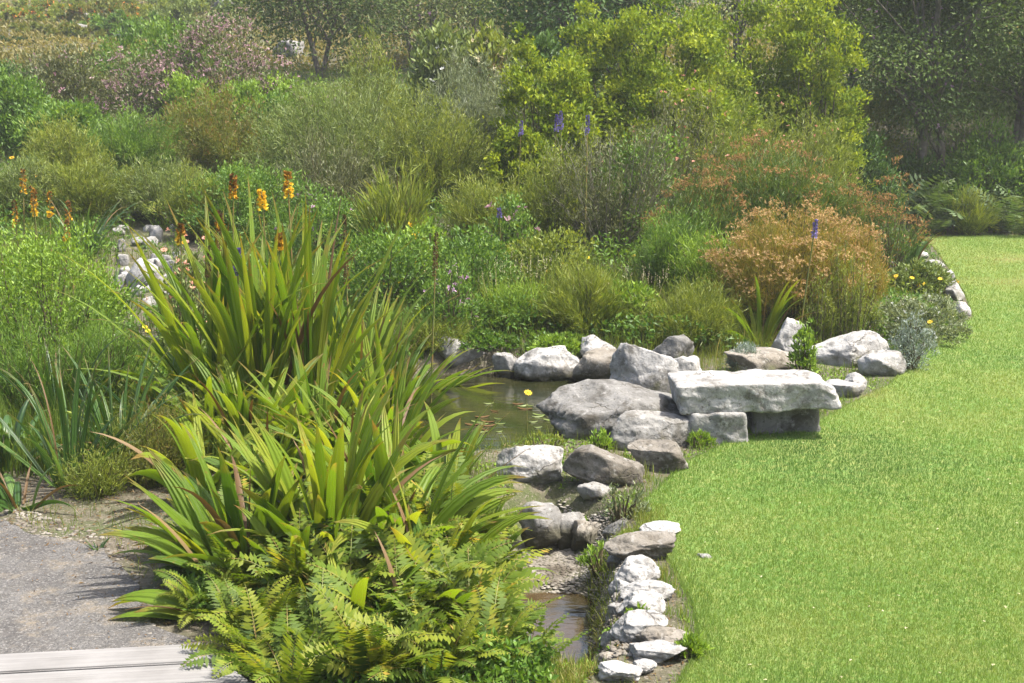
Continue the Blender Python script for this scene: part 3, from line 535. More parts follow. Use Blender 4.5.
def spike(label, px, pyb, top, mat, seed, name='flower_spike_plant', cat='flower spike', frac=.3, base=None, r=.03, lean=.09, group='flower spikes rising from the sword leaf clump', dens=70, Y=None, part='flower_head'):
    p = G(px, pyb) if Y is None else None
    if Y is not None: q = at_y(px, pyb, Y); p = np.array([q[0], Y, float(hgt(q[0], Y))])
    H = max(at_y(px, top, p[1])[2]-p[2], .15); rg = R(seed); root = thing(name, label, cat, p, group)
    e = np.array([rg.normal(0, lean), rg.normal(0, lean), H]); C = curve((0, 0, -.03), e, .02, 8, None); g = Geo(); tube(g, C, np.linspace(.009, .005, 8), 6); g.build('stalk', M['stem_green'], root, True)
    n = int(dens*max(1, H*frac/.25)); t = rg.uniform(0, 1, n); ax = e*(1-frac+frac*t)[:, None]; a = rg.uniform(0, 6.28, n); o = np.stack([np.cos(a), np.sin(a), 0*a], -1); rr = r*(1-.65*t**2)
    Q = ax+o*rr[:, None]*rg.uniform(.25, .8, n)[:, None]; Q = np.repeat(Q, 3, 0); O = np.repeat(o, 3, 0)
    g = Geo(); leaves(g, Q, O+np.array([0, 0, .5])+rg.normal(0, .5, Q.shape), rg.normal(0, 1, Q.shape), r*.9, r*.6, np.repeat(np.clip(rg.uniform(.6, 1.0)-.8*t+rg.normal(0, .2, n), 0, 1), 3)); g.build(part, M[mat], root); return root
def flower(label, px, py, mat, seed, r=.02, name='wildflower', group=None, Y=None, H=None, cat='flower'):
    """a single stemmed daisy whose head shows at px, py"""
    rg = R(seed); H = H or rg.uniform(.22, .45)
    q = at_y(px, py, Y); b = np.array([q[0], Y, float(hgt(q[0], Y))]); H = max(q[2]-b[2], .06); root = thing(name, label, cat, b, group)
    g = Geo(); tube(g, curve((0, 0, -.02), (rg.normal(0, .01), 0, H), .01, 5), .0028, 4); aa = rg.uniform(0, 6.28, 6)
    leaves(g, np.zeros((6, 3))+np.array([0, 0, .03]), np.stack([np.cos(aa), np.sin(aa), .7+0*aa], -1), np.tile([0, 0, 1.], (6, 1)), .09, .02, .5); g.build('stem', M['stem_green'], root)
    g = Geo(); a = np.linspace(0, 2*np.pi, 11)[:-1]; up = nrm(np.array([rg.normal(0, .2), -.5, 1.])); u = nrm(np.cross(up, [1, 0, 0])); v = np.cross(up, u)
    D = np.cos(a)[:, None]*u+np.sin(a)[:, None]*v+.2*up; leaves(g, np.zeros((10, 3))+np.array([0, 0, H]), D, np.tile(up, (10, 1)), r, r*.55, rg.uniform(.3, 1, 10))
    V, Fc = ICO[2]; g.add(V*r*.28+np.array([0, 0, H])+up*r*.1, Fc, .1); g.build('flower_head', M[mat], root); return root

def place(px, Y, top, wpx):
    """where a plant stands: the column px at distance Y, its height so that it reaches row top"""
    if px < 585 and 18 < Y < 42: Y = 18+(Y-18)*.62
    q = at_y(px, top, Y); b = np.array([q[0], Y, float(hgt(q[0], Y))]); return b, max(q[2]-b[2], .12), wpx*mpp(b)*1.12
def shrub(style, label, px, Y, top, wpx, mat, seed, name='shrub', cat='shrub', group=None, flow=None, **k):
    b, H, W_ = place(px, Y, top, wpx); root = thing(name, label, cat, b, group)
    H /= 1.04
    c = (leafy if style == 'leaf' else broom)(root, W_, H, mat, seed, **k)
    if flow:
        m_, n_, r_ = flow[:3]; t_ = c[c[:, 2] > .35*H] if len(c[c[:, 2] > .35*H]) > 5 else c; ji = .05*H
        if len(flow) > 3: t_ = t_[np.argsort(-np.linalg.norm(t_/np.array([W_/2, W_*.4, H]), axis=1))][:flow[3]]; ji = np.array([.045, .045, .02])
        blossoms(root, t_, n_, r_, m_, seed+5, jit=ji)
    return root
def tree(label, px, Y, H, W_, mat, seed, trunks=2, n=14000, L=.09, crown0=.3, group=None, flow=None, wr=.5, clumps=130, limbs=22, tr=.07, depth=None, cr=.42, lean=.25):
    rg = R(seed); q = at_y(px, 200, Y); b = np.array([q[0], Y, float(hgt(q[0], Y))]); root = thing('tree', label, 'tree', b, group)
    th = rg.uniform(0, 6.28, clumps); u = rg.uniform(-1, 1, clumps); rr = rg.uniform(.55, 1.02, clumps); s = np.sqrt(1-u*u); hh = (1-crown0)/2
    dirs = np.stack([np.cos(th)*s, np.sin(th)*s, u], -1); rr = rr*(1+.3*vnoise(dirs*2+seed, seed))
    c = dirs*rr[:, None]*np.array([W_/2, (depth or W_*.8)/2, H*hh])+np.array([0, 0, H*(crown0+hh)])
    g = Geo(); stems = []
    for j in range(trunks):
        e = np.array([rg.normal(0, lean*W_*.5), rg.normal(0, lean*W_*.4), H*rg.uniform(.55, .75)]); C = curve(np.append(rg.normal(0, .12, 2)*(trunks > 1), -.1), e, .05, 9, rg); tube(g, C, np.linspace(tr, tr*.35, 9), 8); stems.append(C)
    for j in rg.choice(clumps, min(limbs, clumps), False):
        C = stems[rg.integers(0, trunks)]; a = C[rg.integers(2, 8)]; tube(g, curve(a, c[j], .05, 6, rg), np.linspace(tr*.4, tr*.08, 6), 5)
    g.build('trunk', M['bark'], root, True)
    ct = rg.normal(0, .2, clumps); k = rg.integers(0, clumps, n); P = c[k]+rg.normal(0, cr, (n, 3))*np.array([1, 1, .7])*min(1, W_/4)
    o = P-np.array([0, 0, H*(crown0+hh)]); D = nrm(o)*.4+nrm(P-c[k])*.5+rg.normal(0, .5, (n, 3)); g = Geo()
    leaves(g, P, D, nrm(o)*.5+rg.normal(0, .6, (n, 3))+np.array([0, 0, .6]), L*rg.uniform(.6, 1.3, n), L*wr, np.clip(.45+ct[k]+rg.normal(0, .17, n), 0, 1)); g.build('crown', M[mat], root)
    if flow: m_, n_, r_ = flow; blossoms(root, c, n_, r_, m_, seed+5, jit=.3)
    return root

# ------------------------------------------------------------------ hillside, trees and far shrubs
def carpet(name, label, cat, mat, seed, n, xr, yr, L, Wd, keep, tnoise=(3, .3, .45), lean=.5, k=3, clump=0, zoff=0):
    rg = R(seed); y = rg.uniform(*yr, n) if yr[0] > 20 else yr[0]*np.exp(rg.uniform(0, math.log(yr[1]/yr[0]), n)); x = xr[0](y)+(xr[1](y)-xr[0](y))*rg.uniform(0, 1, n)
    m = keep(x, y)
    if clump: m &= n2(x, y, clump, seed) > rg.uniform(-.5, .35, n)
    x, y = x[m], y[m]; n = len(x); z = hgt(x, y)+zoff; az = rg.uniform(0, 6.28, n)
    Ls = rg.uniform(*L, n)*(1+.45*n2(x, y, 1.1, seed+1))*((.2+.8*sstep((sdist(LAWN, x, y)-.1)/2.0)) if name == 'meadow_grass' else 1); C, D, S = arcs(az, np.pi/2-np.abs(rg.normal(0, lean*.6, n)), Ls, np.abs(rg.normal(.3, lean, n)), k, np.stack([x, y, z], -1))
    a2 = rg.uniform(0, 6.28, n); S = np.broadcast_to(np.stack([np.cos(a2), np.sin(a2), 0*a2], -1)[:, None], D.shape); t = np.linspace(0, 1, k)[None]
    w_ = (Wd[0]+(Wd[1]-Wd[0])*rg.uniform(0, 1, n))[:, None]*(1-t**2*.92); g = Geo()
    V = np.stack([C-S*w_[..., None]/2, C+S*w_[..., None]/2], 2); b = (np.arange(n)[:, None]*k+np.arange(k-1)[None])[..., None]*2
    tint = np.clip(tnoise[2]+tnoise[1]*n2(x, y, tnoise[0], seed+2)+rg.normal(0, .13, n), 0, 1)
    g.add(V, (b+np.array([0, 1, 3, 2])).reshape(-1, 4), np.repeat(tint, k*2)); o = g.build(name, M[mat]); o['kind'] = 'stuff'; return tag(o, label, cat)
def leaf_carpet(name, label, cat, mat, seed, n, xr, yr, L, keep, hmax=.3, tn=(3, .3), wr=.5):
    rg = R(seed); y = yr[0]*np.exp(rg.uniform(0, math.log(yr[1]/yr[0]), n)); x = xr[0](y)+(xr[1](y)-xr[0](y))*rg.uniform(0, 1, n); m = keep(x, y); x, y = x[m], y[m]; n = len(x)
    hh = hmax*(.12+.88*sstep((sdist(LAWN, x, y)-.1)/2.0) if name != 'shade_undergrowth' else 1)*np.clip(.55+.8*n2(x, y, .5 if yr[0] < 30 else 2.5, seed), .05, 1.3); z = hgt(x, y)+hh*rg.uniform(.1, 1, n)**.6; P = np.stack([x, y, z], -1)
    g = Geo(); leaves(g, P, rg.normal(0, .7, (n, 3))+np.array([0, 0, .5]), rg.normal(0, .6, (n, 3))+np.array([0, 0, 1.]), rg.uniform(*L, n), rg.uniform(*L, n)*wr, np.clip(.45+tn[1]*n2(x, y, tn[0], seed+3)+rg.normal(0, .15, n), 0, .95))
    o = g.build(name, M[mat]); o['kind'] = 'stuff'; return tag(o, label, cat)
garden = lambda x, y: (sdist(LAWN, x, y) > .06) & (sdist(POND, x, y) > .0)
XL, XR = (lambda y: -.50*y-1.5), (lambda y: .50*y+1.5)
for a, b, c, d, m_, lb in [(62, 29, 10, 6, 'rock_white', 'white rock on the hillside beneath the orange bushes'), (92, 27, 15, 9, 'rock_grey', 'grey rock on the hillside beneath the orange bushes'), (79, 39, 12, 9, 'rock_grey', 'grey rock lower on the hillside beside green leaves'),
        (119, 41, 9, 6, 'rock_white', 'bright chip of rock among green leaves on the slope'), (181, 8, 10, 5, 'rock_white', 'small white boulder at the top of the hillside'), (223, 10, 19, 7, 'rock_white', 'long white boulder at the top of the hillside'),
        (240, 6, 12, 10, 'rock_white', 'white boulder cut by the top of the frame'), (287, 58, 22, 10, 'rock_white', 'pale boulder in the shade under the dark tree')]:
    B(lb, a, b, c*1.5, d*1.7, m_, int(a*3+b), sub=3)
leaf_carpet('hillside_scrub', 'low olive scrub covering the far hillside', 'scrub', 'hill_scrub', 900, 220000, (XL, XR), (36, 110), (.08, .19), lambda x, y: garden(x, y) & clear(x, y, 1.1, .6), .4, (6, .35))
carpet('hillside_grass', 'dry tussocky grass among the hillside scrub', 'grass', 'meadow', 901, 40000, (XL, XR), (36, 110), (.15, .35), (.015, .035), lambda x, y: garden(x, y) & clear(x, y, 1.1, .6), (7, .3, .62))
for k_, (px, Y, top, wp, mt, fl, lb) in enumerate([
    (25, 52, 22, 60, 'olive', ('orange', 90, .12), 'orange flowering bush at the top left corner of the hillside'), (55, 56, 12, 70, 'olive', ('orange', 90, .12), 'orange flowering bush second from the corner of the hillside'),
    (100, 50, 14, 50, 'rust_green', ('orange', 70, .12), 'small orange flowering bush above the grey hillside stones'), (85, 60, 0, 60, 'olive', ('orange', 60, .13), 'orange dotted bush cut by the top of the frame'),
    (155, 54, 4, 60, 'olive', None, 'plain olive bush on the hillside right of the orange bushes'), (165, 60, 6, 40, 'cream', None, 'pale cream bush beneath the hillside boulders'),
    (200, 58, 6, 60, 'olive', None, 'low olive hump beside the white hillside boulder'), (250, 60, 0, 60, 'olive', None, 'olive bush behind the upper white boulders'),
    (10, 44, 55, 60, 'dark_green', None, 'dark green bush on the left margin below the orange bushes'), (62, 46, 38, 60, 'rust_green', None, 'rusty green bush under the orange flowering slope'),
    (130, 47, 28, 60, 'mid_green', None, 'green bush with white specks below the hillside stones'), (190, 47, 18, 60, 'grey_green', None, 'grey green bush high on the slope behind the pink shrubs')]):
    shrub('leaf', lb, px, Y, top-12, wp*1.5, mt, 910+k_, flow=fl, n=4500, L=.15, clumps=70)


tree('dark grey green tree at the top behind the pink shrubs', 320, 34, 4.2, 4.2, 'tree_grey', 101, n=16000, L=.10, crown0=.12)
tree('smoky grey green tree right of the darker one', 420, 36, 4.6, 4.4, 'grey_green', 102, n=15000, L=.10, crown0=.12, flow=('mauve', 60, .07))
tree('dark tree at the top middle with mauve haze', 480, 38, 4.6, 3.0, 'tree_grey', 103, n=9000, L=.10, crown0=.15)
tree('glossy dark green broadleaf tree behind the yellow green bush', 560, 29, 3.9, 2.6, 'dark_green', 104, n=9000, L=.12, crown0=.1)
tree('glossy dark green tree with a leaning crown behind the yellow green bush', 615, 31, 4.6, 2.4, 'dark_green', 105, n=9000, L=.12, crown0=.1)
tree('grey green tree between the yellow bush and the dark grove', 850, 28, 4.6, 3.2, 'grey_green', 106, n=18700, L=0.095, crown0=.18, clumps=75, cr=.30)
tree('slender two trunked tree with sparse grey leaves and mauve blossom by the lawn end', 922, 24.4, 5.2, 4.2, 'tree_grey', 107, trunks=2, n=25500, L=0.081, crown0=.30, flow=('mauve', 90, .05), tr=.085, limbs=30, clumps=70, lean=.12, cr=.30)
tree('wide dark tree closing the right end of the lawn', 1015, 25.2, 5.4, 4.6, 'tree_grey', 108, trunks=3, n=30600, L=0.085, crown0=.14, flow=('mauve', 70, .05), tr=.07, limbs=30, clumps=75, cr=.30)
tree('dark tree outside the right edge of the view', 1150, 25.5, 5.6, 5, 'tree_grey', 109, trunks=2, n=27200, L=0.085, crown0=.1, clumps=75, cr=.30)
tree('green leaved tree deep behind the lawn grove', 960, 29, 5.6, 5.5, 'mid_green', 110, trunks=2, n=27200, L=0.095, crown0=.05, clumps=75, cr=.30)
tree('dark tree behind the mauve flowered trunks', 880, 30, 5.6, 4.6, 'dark_green', 111, trunks=2, n=23800, L=0.095, crown0=.03, clumps=75, cr=.30)
tree('tall dark tree far behind the lawn grove', 1040, 31, 6.6, 6, 'dark_green', 112, trunks=2, n=23800, L=0.104, crown0=.03, clumps=75, cr=.30)
tree('grey tree rising behind the yellow green bush', 740, 33, 5.0, 4.2, 'grey_green', 113, n=11000, L=.10, crown0=.1)
tree('grey tree over the smoky shrubs at the top middle', 530, 40, 5.6, 4.0, 'tree_grey', 114, n=9000, L=.11, crown0=.1)
tree('dark tree far up behind the broadleaf trees', 640, 42, 6.0, 5, 'dark_green', 115, n=9000, L=.12, crown0=.05)

S = shrub
PK = ('pink', 200, .045)
S('leaf', 'dark green bush at the left edge below the hillside', 20, 33, 72, 95, 'dark_green', 120, L=.09)
S('leaf', 'olive bush with yellow top at the far left', 78, 36, 68, 70, 'rust_green', 121, L=.07)
S('leaf', 'bright mid green bush above the pink flowering shrubs', 128, 37, 30, 95, 'mid_green', 122, L=.09)
S('leaf', 'green bush left of the tall pink shrub', 180, 36, 30, 80, 'mid_green', 123, L=.09)
S('leaf', 'broad pink flowering shrub in the middle of its group', 160, 31, 50, 125, 'drab', 124, L=.07, flow=('pink', 900, .042), group='pink flowering shrubs on the slope')
S('leaf', 'tall pink flowering shrub beside the dark tree', 225, 31, 22, 110, 'drab', 125, L=.07, flow=('pink', 900, .042), group='pink flowering shrubs on the slope')
S('leaf', 'thin brown and pink shrub at the left of its group', 60, 31, 52, 80, 'drab', 126, L=.07, flow=('pink', 60, .05), group='pink flowering shrubs on the slope')
S('leaf', 'pink flowering shrub low under the dark tree', 268, 29.5, 78, 60, 'drab', 127, L=.07, flow=('pink', 130, .05), group='pink flowering shrubs on the slope')
S('leaf', 'fresh green bush in front of the pink shrubs', 195, 28.5, 80, 60, 'bright_green', 128, L=.08)
S('leaf', 'small fresh green bush between pink shrub and fine leaved dome', 240, 28, 84, 55, 'bright_green', 129, L=.07)
S('leaf', 'green leafy bush at the left edge in front of the dark bush', 15, 27, 80, 70, 'mid_green', 130, L=.08)
S('leaf', 'blue green bush with rounded leaves left of centre slope', 65, 26, 98, 85, 'mid_green', 131, L=.08)
S('broom', 'feathery bright green bush left of the rusty dome', 130, 24, 114, 105, 'mid_green', 132, stems=170, per=60, wd=.014, L=.08)
S('broom', 'rusty topped dome shaped bush on the left slope', 215, 24.5, 97, 125, 'rust_green', 133, stems=240, per=65, wd=.013, L=.07, tip=.5)
S('broom', 'olive feathery bush with flat brown heads left', 60, 22.5, 120, 90, 'olive', 134, stems=150, per=60, wd=.013, L=.08, tip=.5)
S('leaf', 'fresh green bush with pink dots right of the rusty dome', 290, 26.5, 84, 75, 'bright_green', 135, L=.07, flow=('pink', 50, .05))
S('broom', 'large fine leaved grey green dome in the middle of the slope', 345, 21, 78, 200, 'grey_green', 136, stems=380, per=75, wd=.012, L=.09, lo=.12)
S('broom', 'fine leaved olive bush right of the large grey green dome', 435, 20.5, 98, 150, 'olive', 137, stems=280, per=70, wd=.012, L=.08, lo=.12, tip=.3)
S('broom', 'upright yellow green bush behind the large dome', 372, 26, 46, 75, 'olive', 138, stems=110, per=70, wd=.016, L=.11)
S('broom', 'soft silvery green bush left of the yellow green giant', 492, 23.5, 60, 105, 'silver_green', 139, stems=260, per=75, wd=.013, L=.09, lo=.1)
S('broom', 'soft silvery green plume beside the white flowered shrub', 455, 25.5, 52, 80, 'silver_green', 140, stems=180, per=70, wd=.013, L=.10, lo=.1)
S('leaf', 'dark shrub with large white edged leaves at the top middle', 445, 30, 28, 70, 'grey_green', 141, L=.15, n=3500, flow=('white', 26, .06))
S('leaf', 'pale leaved shrub next to the white edged one', 490, 29, 28, 60, 'olive', 142, L=.14, n=3000, flow=('cream', 40, .09))
S('leaf', 'rust brown bush above the silvery bush', 480, 29, 50, 60, 'rust_green', 143, L=.06, tipfrac=.6)
S('leaf', 'green bush under the glossy trees', 540, 27, 48, 70, 'dark_green', 144, L=.12)
S('leaf', 'deep green bush in the dip right of the large dome', 270, 25.5, 100, 60, 'mid_green', 145, L=.08)
YG = 'large yellow green bushes'
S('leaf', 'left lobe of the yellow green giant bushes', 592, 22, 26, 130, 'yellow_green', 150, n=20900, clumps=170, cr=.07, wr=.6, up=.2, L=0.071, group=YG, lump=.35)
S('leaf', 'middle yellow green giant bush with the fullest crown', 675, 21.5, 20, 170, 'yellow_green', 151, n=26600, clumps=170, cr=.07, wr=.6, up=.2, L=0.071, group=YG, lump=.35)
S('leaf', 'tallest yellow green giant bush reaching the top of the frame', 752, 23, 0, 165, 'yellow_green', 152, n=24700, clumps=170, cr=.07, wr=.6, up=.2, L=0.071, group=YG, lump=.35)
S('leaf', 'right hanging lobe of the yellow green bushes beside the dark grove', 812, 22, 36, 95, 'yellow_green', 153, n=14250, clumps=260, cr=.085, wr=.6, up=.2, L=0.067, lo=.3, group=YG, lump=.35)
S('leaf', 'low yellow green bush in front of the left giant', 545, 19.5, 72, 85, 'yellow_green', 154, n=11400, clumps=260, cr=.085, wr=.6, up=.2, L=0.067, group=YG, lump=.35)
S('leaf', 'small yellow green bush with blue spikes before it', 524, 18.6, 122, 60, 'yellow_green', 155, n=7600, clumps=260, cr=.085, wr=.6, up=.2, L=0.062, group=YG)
S('broom', 'olive bush with coral flowers in front of the giant bush', 722, 19, 92, 140, 'olive', 156, stems=220, per=65, wd=.012, L=.08, flow=('coral', 60, .03))
S('broom', 'olive bush sprinkled with coral flowers right of the first', 812, 19.5, 104, 120, 'olive', 157, stems=200, per=65, wd=.012, L=.08, flow=('coral', 30, .03))
S('broom', 'tall wiry shrub with coral flower tips before the yellow green bush', 668, 18.5, 82, 90, 'drab', 158, stems=70, per=45, wd=.012, L=.07, flow=('coral', 40, .03), lo=.35)
S('broom', 'bare twiggy grey shrub in the middle of the garden', 612, 16.6, 128, 150, 'drab', 159, stems=200, per=70, wd=.010, L=.06, stem='bare_twig', stemr=.0045, nstem=90, lo=.2)
S('leaf', 'bright green sprouting shrub inside the twiggy grey one', 640, 16.8, 146, 90, 'mid_green', 160, n=4500, L=.06)
S('broom', 'yellowish wispy shrub left of the twiggy grey shrub', 555, 16.8, 138, 90, 'olive', 161, stems=120, per=55, wd=.010, L=.08)
S('broom', 'yellow green wispy shrub left of the blue flower spike', 488, 17, 178, 95, 'olive', 162, stems=160, per=60, wd=.010, L=.09)
S('leaf', 'rounded green shrub behind the yellow flower stalks', 240, 17.6, 172, 125, 'mid_green', 163, n=8500, L=.05)
S('leaf', 'green shrub with lilac dots between the flower stalks', 318, 16.5, 192, 90, 'mid_green', 164, n=5500, L=.05, flow=('mauve', 12, .04))
S('broom', 'dark wiry bush under the large dome', 330, 18.4, 140, 120, 'drab', 165, stems=160, per=55, wd=.011, L=.08)
S('broom', 'sword leaved yellow green clump below the olive bush', 395, 16.2, 168, 70, 'olive', 166, stems=60, per=25, wd=.02, L=.22, off=.03, splay=1.2)
S('broom', 'tall dry olive shrub left of the stone trickle', 95, 19, 150, 120, 'olive', 167, stems=170, per=60, wd=.011, L=.08)
S('broom', 'feathery green shrub above the stone trickle', 165, 18.8, 152, 110, 'grey_green', 168, stems=180, per=60, wd=.011, L=.08)
S('broom', 'dark wiry green shrub beside the stone trickle', 195, 17.6, 165, 70, 'olive', 169, stems=110, per=55, wd=.011, L=.07)
S('broom', 'dark brush at the left edge behind the yellow spikes', 20, 19, 160, 90, 'grey_green', 170, stems=130, per=60, wd=.012, L=.08)
OT = 'green domes with orange flower tips'
S('broom', 'big green dome with orange brown flower tips', 768, 16.3, 148, 165, 'orange_tip', 171, lump=.3, stems=429, per=97, wd=.010, L=.075, tip=.1, group=OT, lo=.15, flow=('rust', 1300, .02, 65))
S('broom', 'lower green dome with orange tips left of the big dome', 705, 15.6, 178, 100, 'orange_tip', 172, lump=.3, stems=260, per=86, wd=.010, L=.075, tip=.1, group=OT, lo=.15, flow=('rust', 1300, .02, 65))
S('broom', 'green dome with rusty tips right of the big dome', 832, 16.2, 176, 95, 'orange_tip', 173, lump=.3, stems=234, per=86, wd=.010, L=.075, tip=.1, group=OT, lo=.15, flow=('rust', 1300, .02, 65))
S('broom', 'green feathery bush without tips under the orange tipped domes', 672, 14.9, 200, 85, 'mid_green', 174, stems=170, per=65, wd=.009, L=.07, lo=.1)
S('broom', 'fresh green feathery bush between twiggy shrub and orange broom', 715, 14.3, 222, 80, 'bright_green', 175, stems=130, per=55, wd=.010, L=.07, lo=.1)
S('broom', 'orange brown broom like bush with pale pink heads behind the bench', 788, 13.9, 206, 140, 'orange_broom', 176, stems=420, per=85, wd=.006, L=.06, tip=.3, lo=.38, lump=.1, stem='stem', stemr=.004, nstem=150, spread=.42, power=4, flow=('tan', 2400, .018, 130))
S('broom', 'orange brown broom bush on the right behind the dark upright', 855, 14.3, 224, 62, 'orange_broom', 177, stems=200, per=80, wd=.006, L=.06, tip=.5, lo=.4, nstem=80, spread=.5, power=4, flow=('tan', 900, .018, 60))
S('broom', 'dark green upright shrub in front of the orange broom bush', 852, 13.4, 238, 62, 'olive', 178, stems=46, per=80, wd=.008, L=.045, lo=.1, spread=.7, off=.018)
S('broom', 'short dark green upright shrub by the tall blocky rock', 822, 13.3, 268, 40, 'olive', 179, stems=26, per=70, wd=.008, L=.045, lo=.1, spread=.7, off=.018)
S('broom', 'low olive green dome behind the pale leaning rock', 692, 13.3, 282, 105, 'olive', 180, stems=240, per=65, wd=.007, L=.07, lo=.05)
S('broom', 'grassy green tussock bush behind the far pond edge', 585, 13.6, 272, 95, 'olive', 181, stems=200, per=55, wd=.007, L=.10, lo=.05, splay=1)
S('broom', 'fresh yellow green bush above the pale pond rocks', 512, 13.7, 285, 80, 'bright_green', 182, stems=150, per=50, wd=.008, L=.07, lo=.05)
S('leaf', 'leafy light green weed bush over the pond rocks', 632, 13.6, 290, 60, 'bright_green', 183, n=3000, L=.055)
S('broom', 'rusty seed headed shrub by the far flower bed', 890, 17, 172, 75, 'orange_tip', 184, stems=60, per=40, wd=.012, L=.05, tip=.8, lo=.4, flow=('rust', 500, .02, 30))
S('leaf', 'low green weeds behind the half hidden pale rock', 478, 13.3, 338, 70, 'mid_green', 210, n=2200, L=.05)
S('broom', 'grassy weeds at the left end of the pond', 432, 13.2, 322, 70, 'olive', 211, stems=110, per=45, wd=.007, L=.08, lo=.05)
S('leaf', 'low bright weeds between the pond rocks and the twiggy shrub', 560, 13.1, 338, 60, 'bright_green', 212, n=1600, L=.045)
S('leaf', 'blue grey cushion tuft on the lawn edge', 912, 12.25, 318, 36, 'bluegrey', 185, n=2500, L=.035, wr=.25)
S('leaf', 'blue grey cushion beside the brown rock', 745, 12.2, 346, 30, 'bluegrey', 186, n=1800, L=.035, wr=.25)
S('leaf', 'bright yellow green weed at the foot of the tall blocky rock', 806, 11.9, 326, 22, 'bright_green', 187, n=900, L=.045)
S('leaf', 'grey green mat of small daisies in the far flower bed', 920, 13.9, 304, 76, 'silver_green', 188, n=6500, L=.04, flow=('white', 90, .02), depth=1.6)
S('leaf', 'green mat with yellow dots at the top of the far flower bed', 915, 16.3, 264, 60, 'grey_green', 189, n=3500, L=.05, flow=('yellow', 8, .03))
S('leaf', 'dark leafy bush at the right lawn end', 990, 24, 140, 90, 'mid_green', 190, n=6000, L=.08)
S('leaf', 'dark leafy bush under the slender trunks', 905, 24.2, 158, 80, 'dark_green', 191, n=5000, L=.08, flow=('cream', 15, .05))
S('leaf', 'dark bush between the dome and the grove', 858, 22.5, 128, 70, 'dark_green', 192, n=5000, L=.08)
S('leaf', 'dark bush far right behind the bracken', 1050, 24, 150, 110, 'dark_green', 193, n=6000, L=.08)
S('leaf', 'golden olive bush in the shade behind the slender trunks', 862, 25, 90, 80, 'rust_green', 194, n=6000, L=.07)
S('broom', 'tuft of olive rush at the lawn end', 972, 22.6, 188, 45, 'olive', 195, stems=80, per=40, wd=.012, L=.12, splay=1.3, lo=.05)
S('leaf', 'bright green rounded shrub at the left edge of the garden', 38, 11.6, 234, 125, 'bright_green', 196, n=9500, L=.04)
S('broom', 'feathery pale green shrub under the bright rounded shrub', 95, 10.6, 300, 100, 'mid_green', 197, stems=170, per=55, wd=.006, L=.06, lo=.05)
S('broom', 'feathery green shrub left edge behind the lilies', 25, 10.4, 320, 80, 'mid_green', 198, stems=130, per=50, wd=.006, L=.06, lo=.05)
S('broom', 'brownish heath bush beside the ferns by the gravel path', 150, 8.75, 400, 95, 'rust_green', 199, stems=170, per=55, wd=.005, L=.035, lo=.05)
S('broom', 'small green heath bush behind the path edge', 95, 8.5, 455, 70, 'olive', 200, stems=90, per=50, wd=.005, L=.04, lo=.05)
S('leaf', 'coral pink flowering herb beside the large grey rock', 186, 13.2, 245, 40, 'grey_green', 201, n=1800, L=.045, flow=('coral', 40, .03))
S('leaf', 'pink and coral flowering herb left of the sword leaves', 176, 12.2, 268, 38, 'grey_green', 202, n=1500, L=.045, flow=('coral', 22, .03))
S('leaf', 'herb with yellow green button flowers behind the sword leaves', 420, 14.8, 226, 50, 'bright_green', 203, n=1800, L=.06, flow=('yellow', 14, .04))
S('leaf', 'mauve flowered herb behind the sword leaves', 452, 13.4, 270, 60, 'mid_green', 204, n=2200, L=.045, flow=('mauve', 22, .03))
S('leaf', 'herb with pale pink flat flower heads in the meadow', 510, 15.8, 198, 50, 'mid_green', 205, n=2200, L=.05, flow=('pink', 10, .06))
S('leaf', 'bushy green herb in the middle of the meadow', 545, 14.8, 232, 90, 'olive', 206, n=4500, L=.05)
S('leaf', 'leafy green herb behind the feather grass', 470, 14.4, 238, 80, 'mid_green', 207, n=4500, L=.05)
S('leaf', 'leafy bank herb over the sword leaf tips', 385, 14.2, 230, 90, 'mid_green', 208, n=5000, L=.05)

# ------------------------------------------------------------------ the hazy air
def haze_box():
    m, t, N = nodes('haze'); pv = N('ShaderNodeVolumePrincipled'); pv.inputs['Density'].default_value = HAZE; pv.inputs['Color'].default_value = (.93, .95, .97, 1); pv.inputs['Anisotropy'].default_value = .3
    o = N('ShaderNodeOutputMaterial'); t.links.new(pv.outputs[0], o.inputs['Volume'])
    bm = bmesh.new(); bmesh.ops.create_cube(bm, size=1)
    for v in bm.verts: v.co = Vector((v.co.x*420, (v.co.y+.5)*380-60, (v.co.z+.5)*44-3))
    me = bpy.data.meshes.new('haze'); bm.to_mesh(me); bm.free(); me.materials.append(m); o = bpy.data.objects.new('haze', me); COL.objects.link(o); o['kind'] = 'stuff'
    tag(o, 'thin pale haze hanging in the garden air', 'haze')
HAZE = .0010
haze_box()

for k_, (px, pyb, w_, h_, mt, lb) in enumerate([(622, 522, 46, 36, 'silver_green', 'pale blue green weed at the head of the stream'), (600, 455, 26, 22, 'bright_green', 'small bright weed growing between the two dark grey boulders'), (575, 535, 26, 18, 'bright_green', 'small weed at the foot of the stream head rocks'),
        (600, 575, 44, 26, 'bright_green', 'leafy weed patch beside the stream pebbles'), (700, 448, 26, 14, 'bright_green', 'low weed at the left foot of the stone bench'), (545, 462, 40, 26, 'olive', 'wiry weed on the pond bank left of the dark boulder'), (690, 660, 30, 20, 'bright_green', 'leafy weed between the lower edging stones'), (640, 628, 24, 16, 'bright_green', 'leafy weed in the middle of the edging stones')]):
    p = G(px, pyb); r_ = thing('weed', lb, 'weed', p); leafy(r_, w_*mpp(p), h_*mpp(p), mt, 960+k_, n=420, L=.035, wr=.35, clumps=30, up=.8)

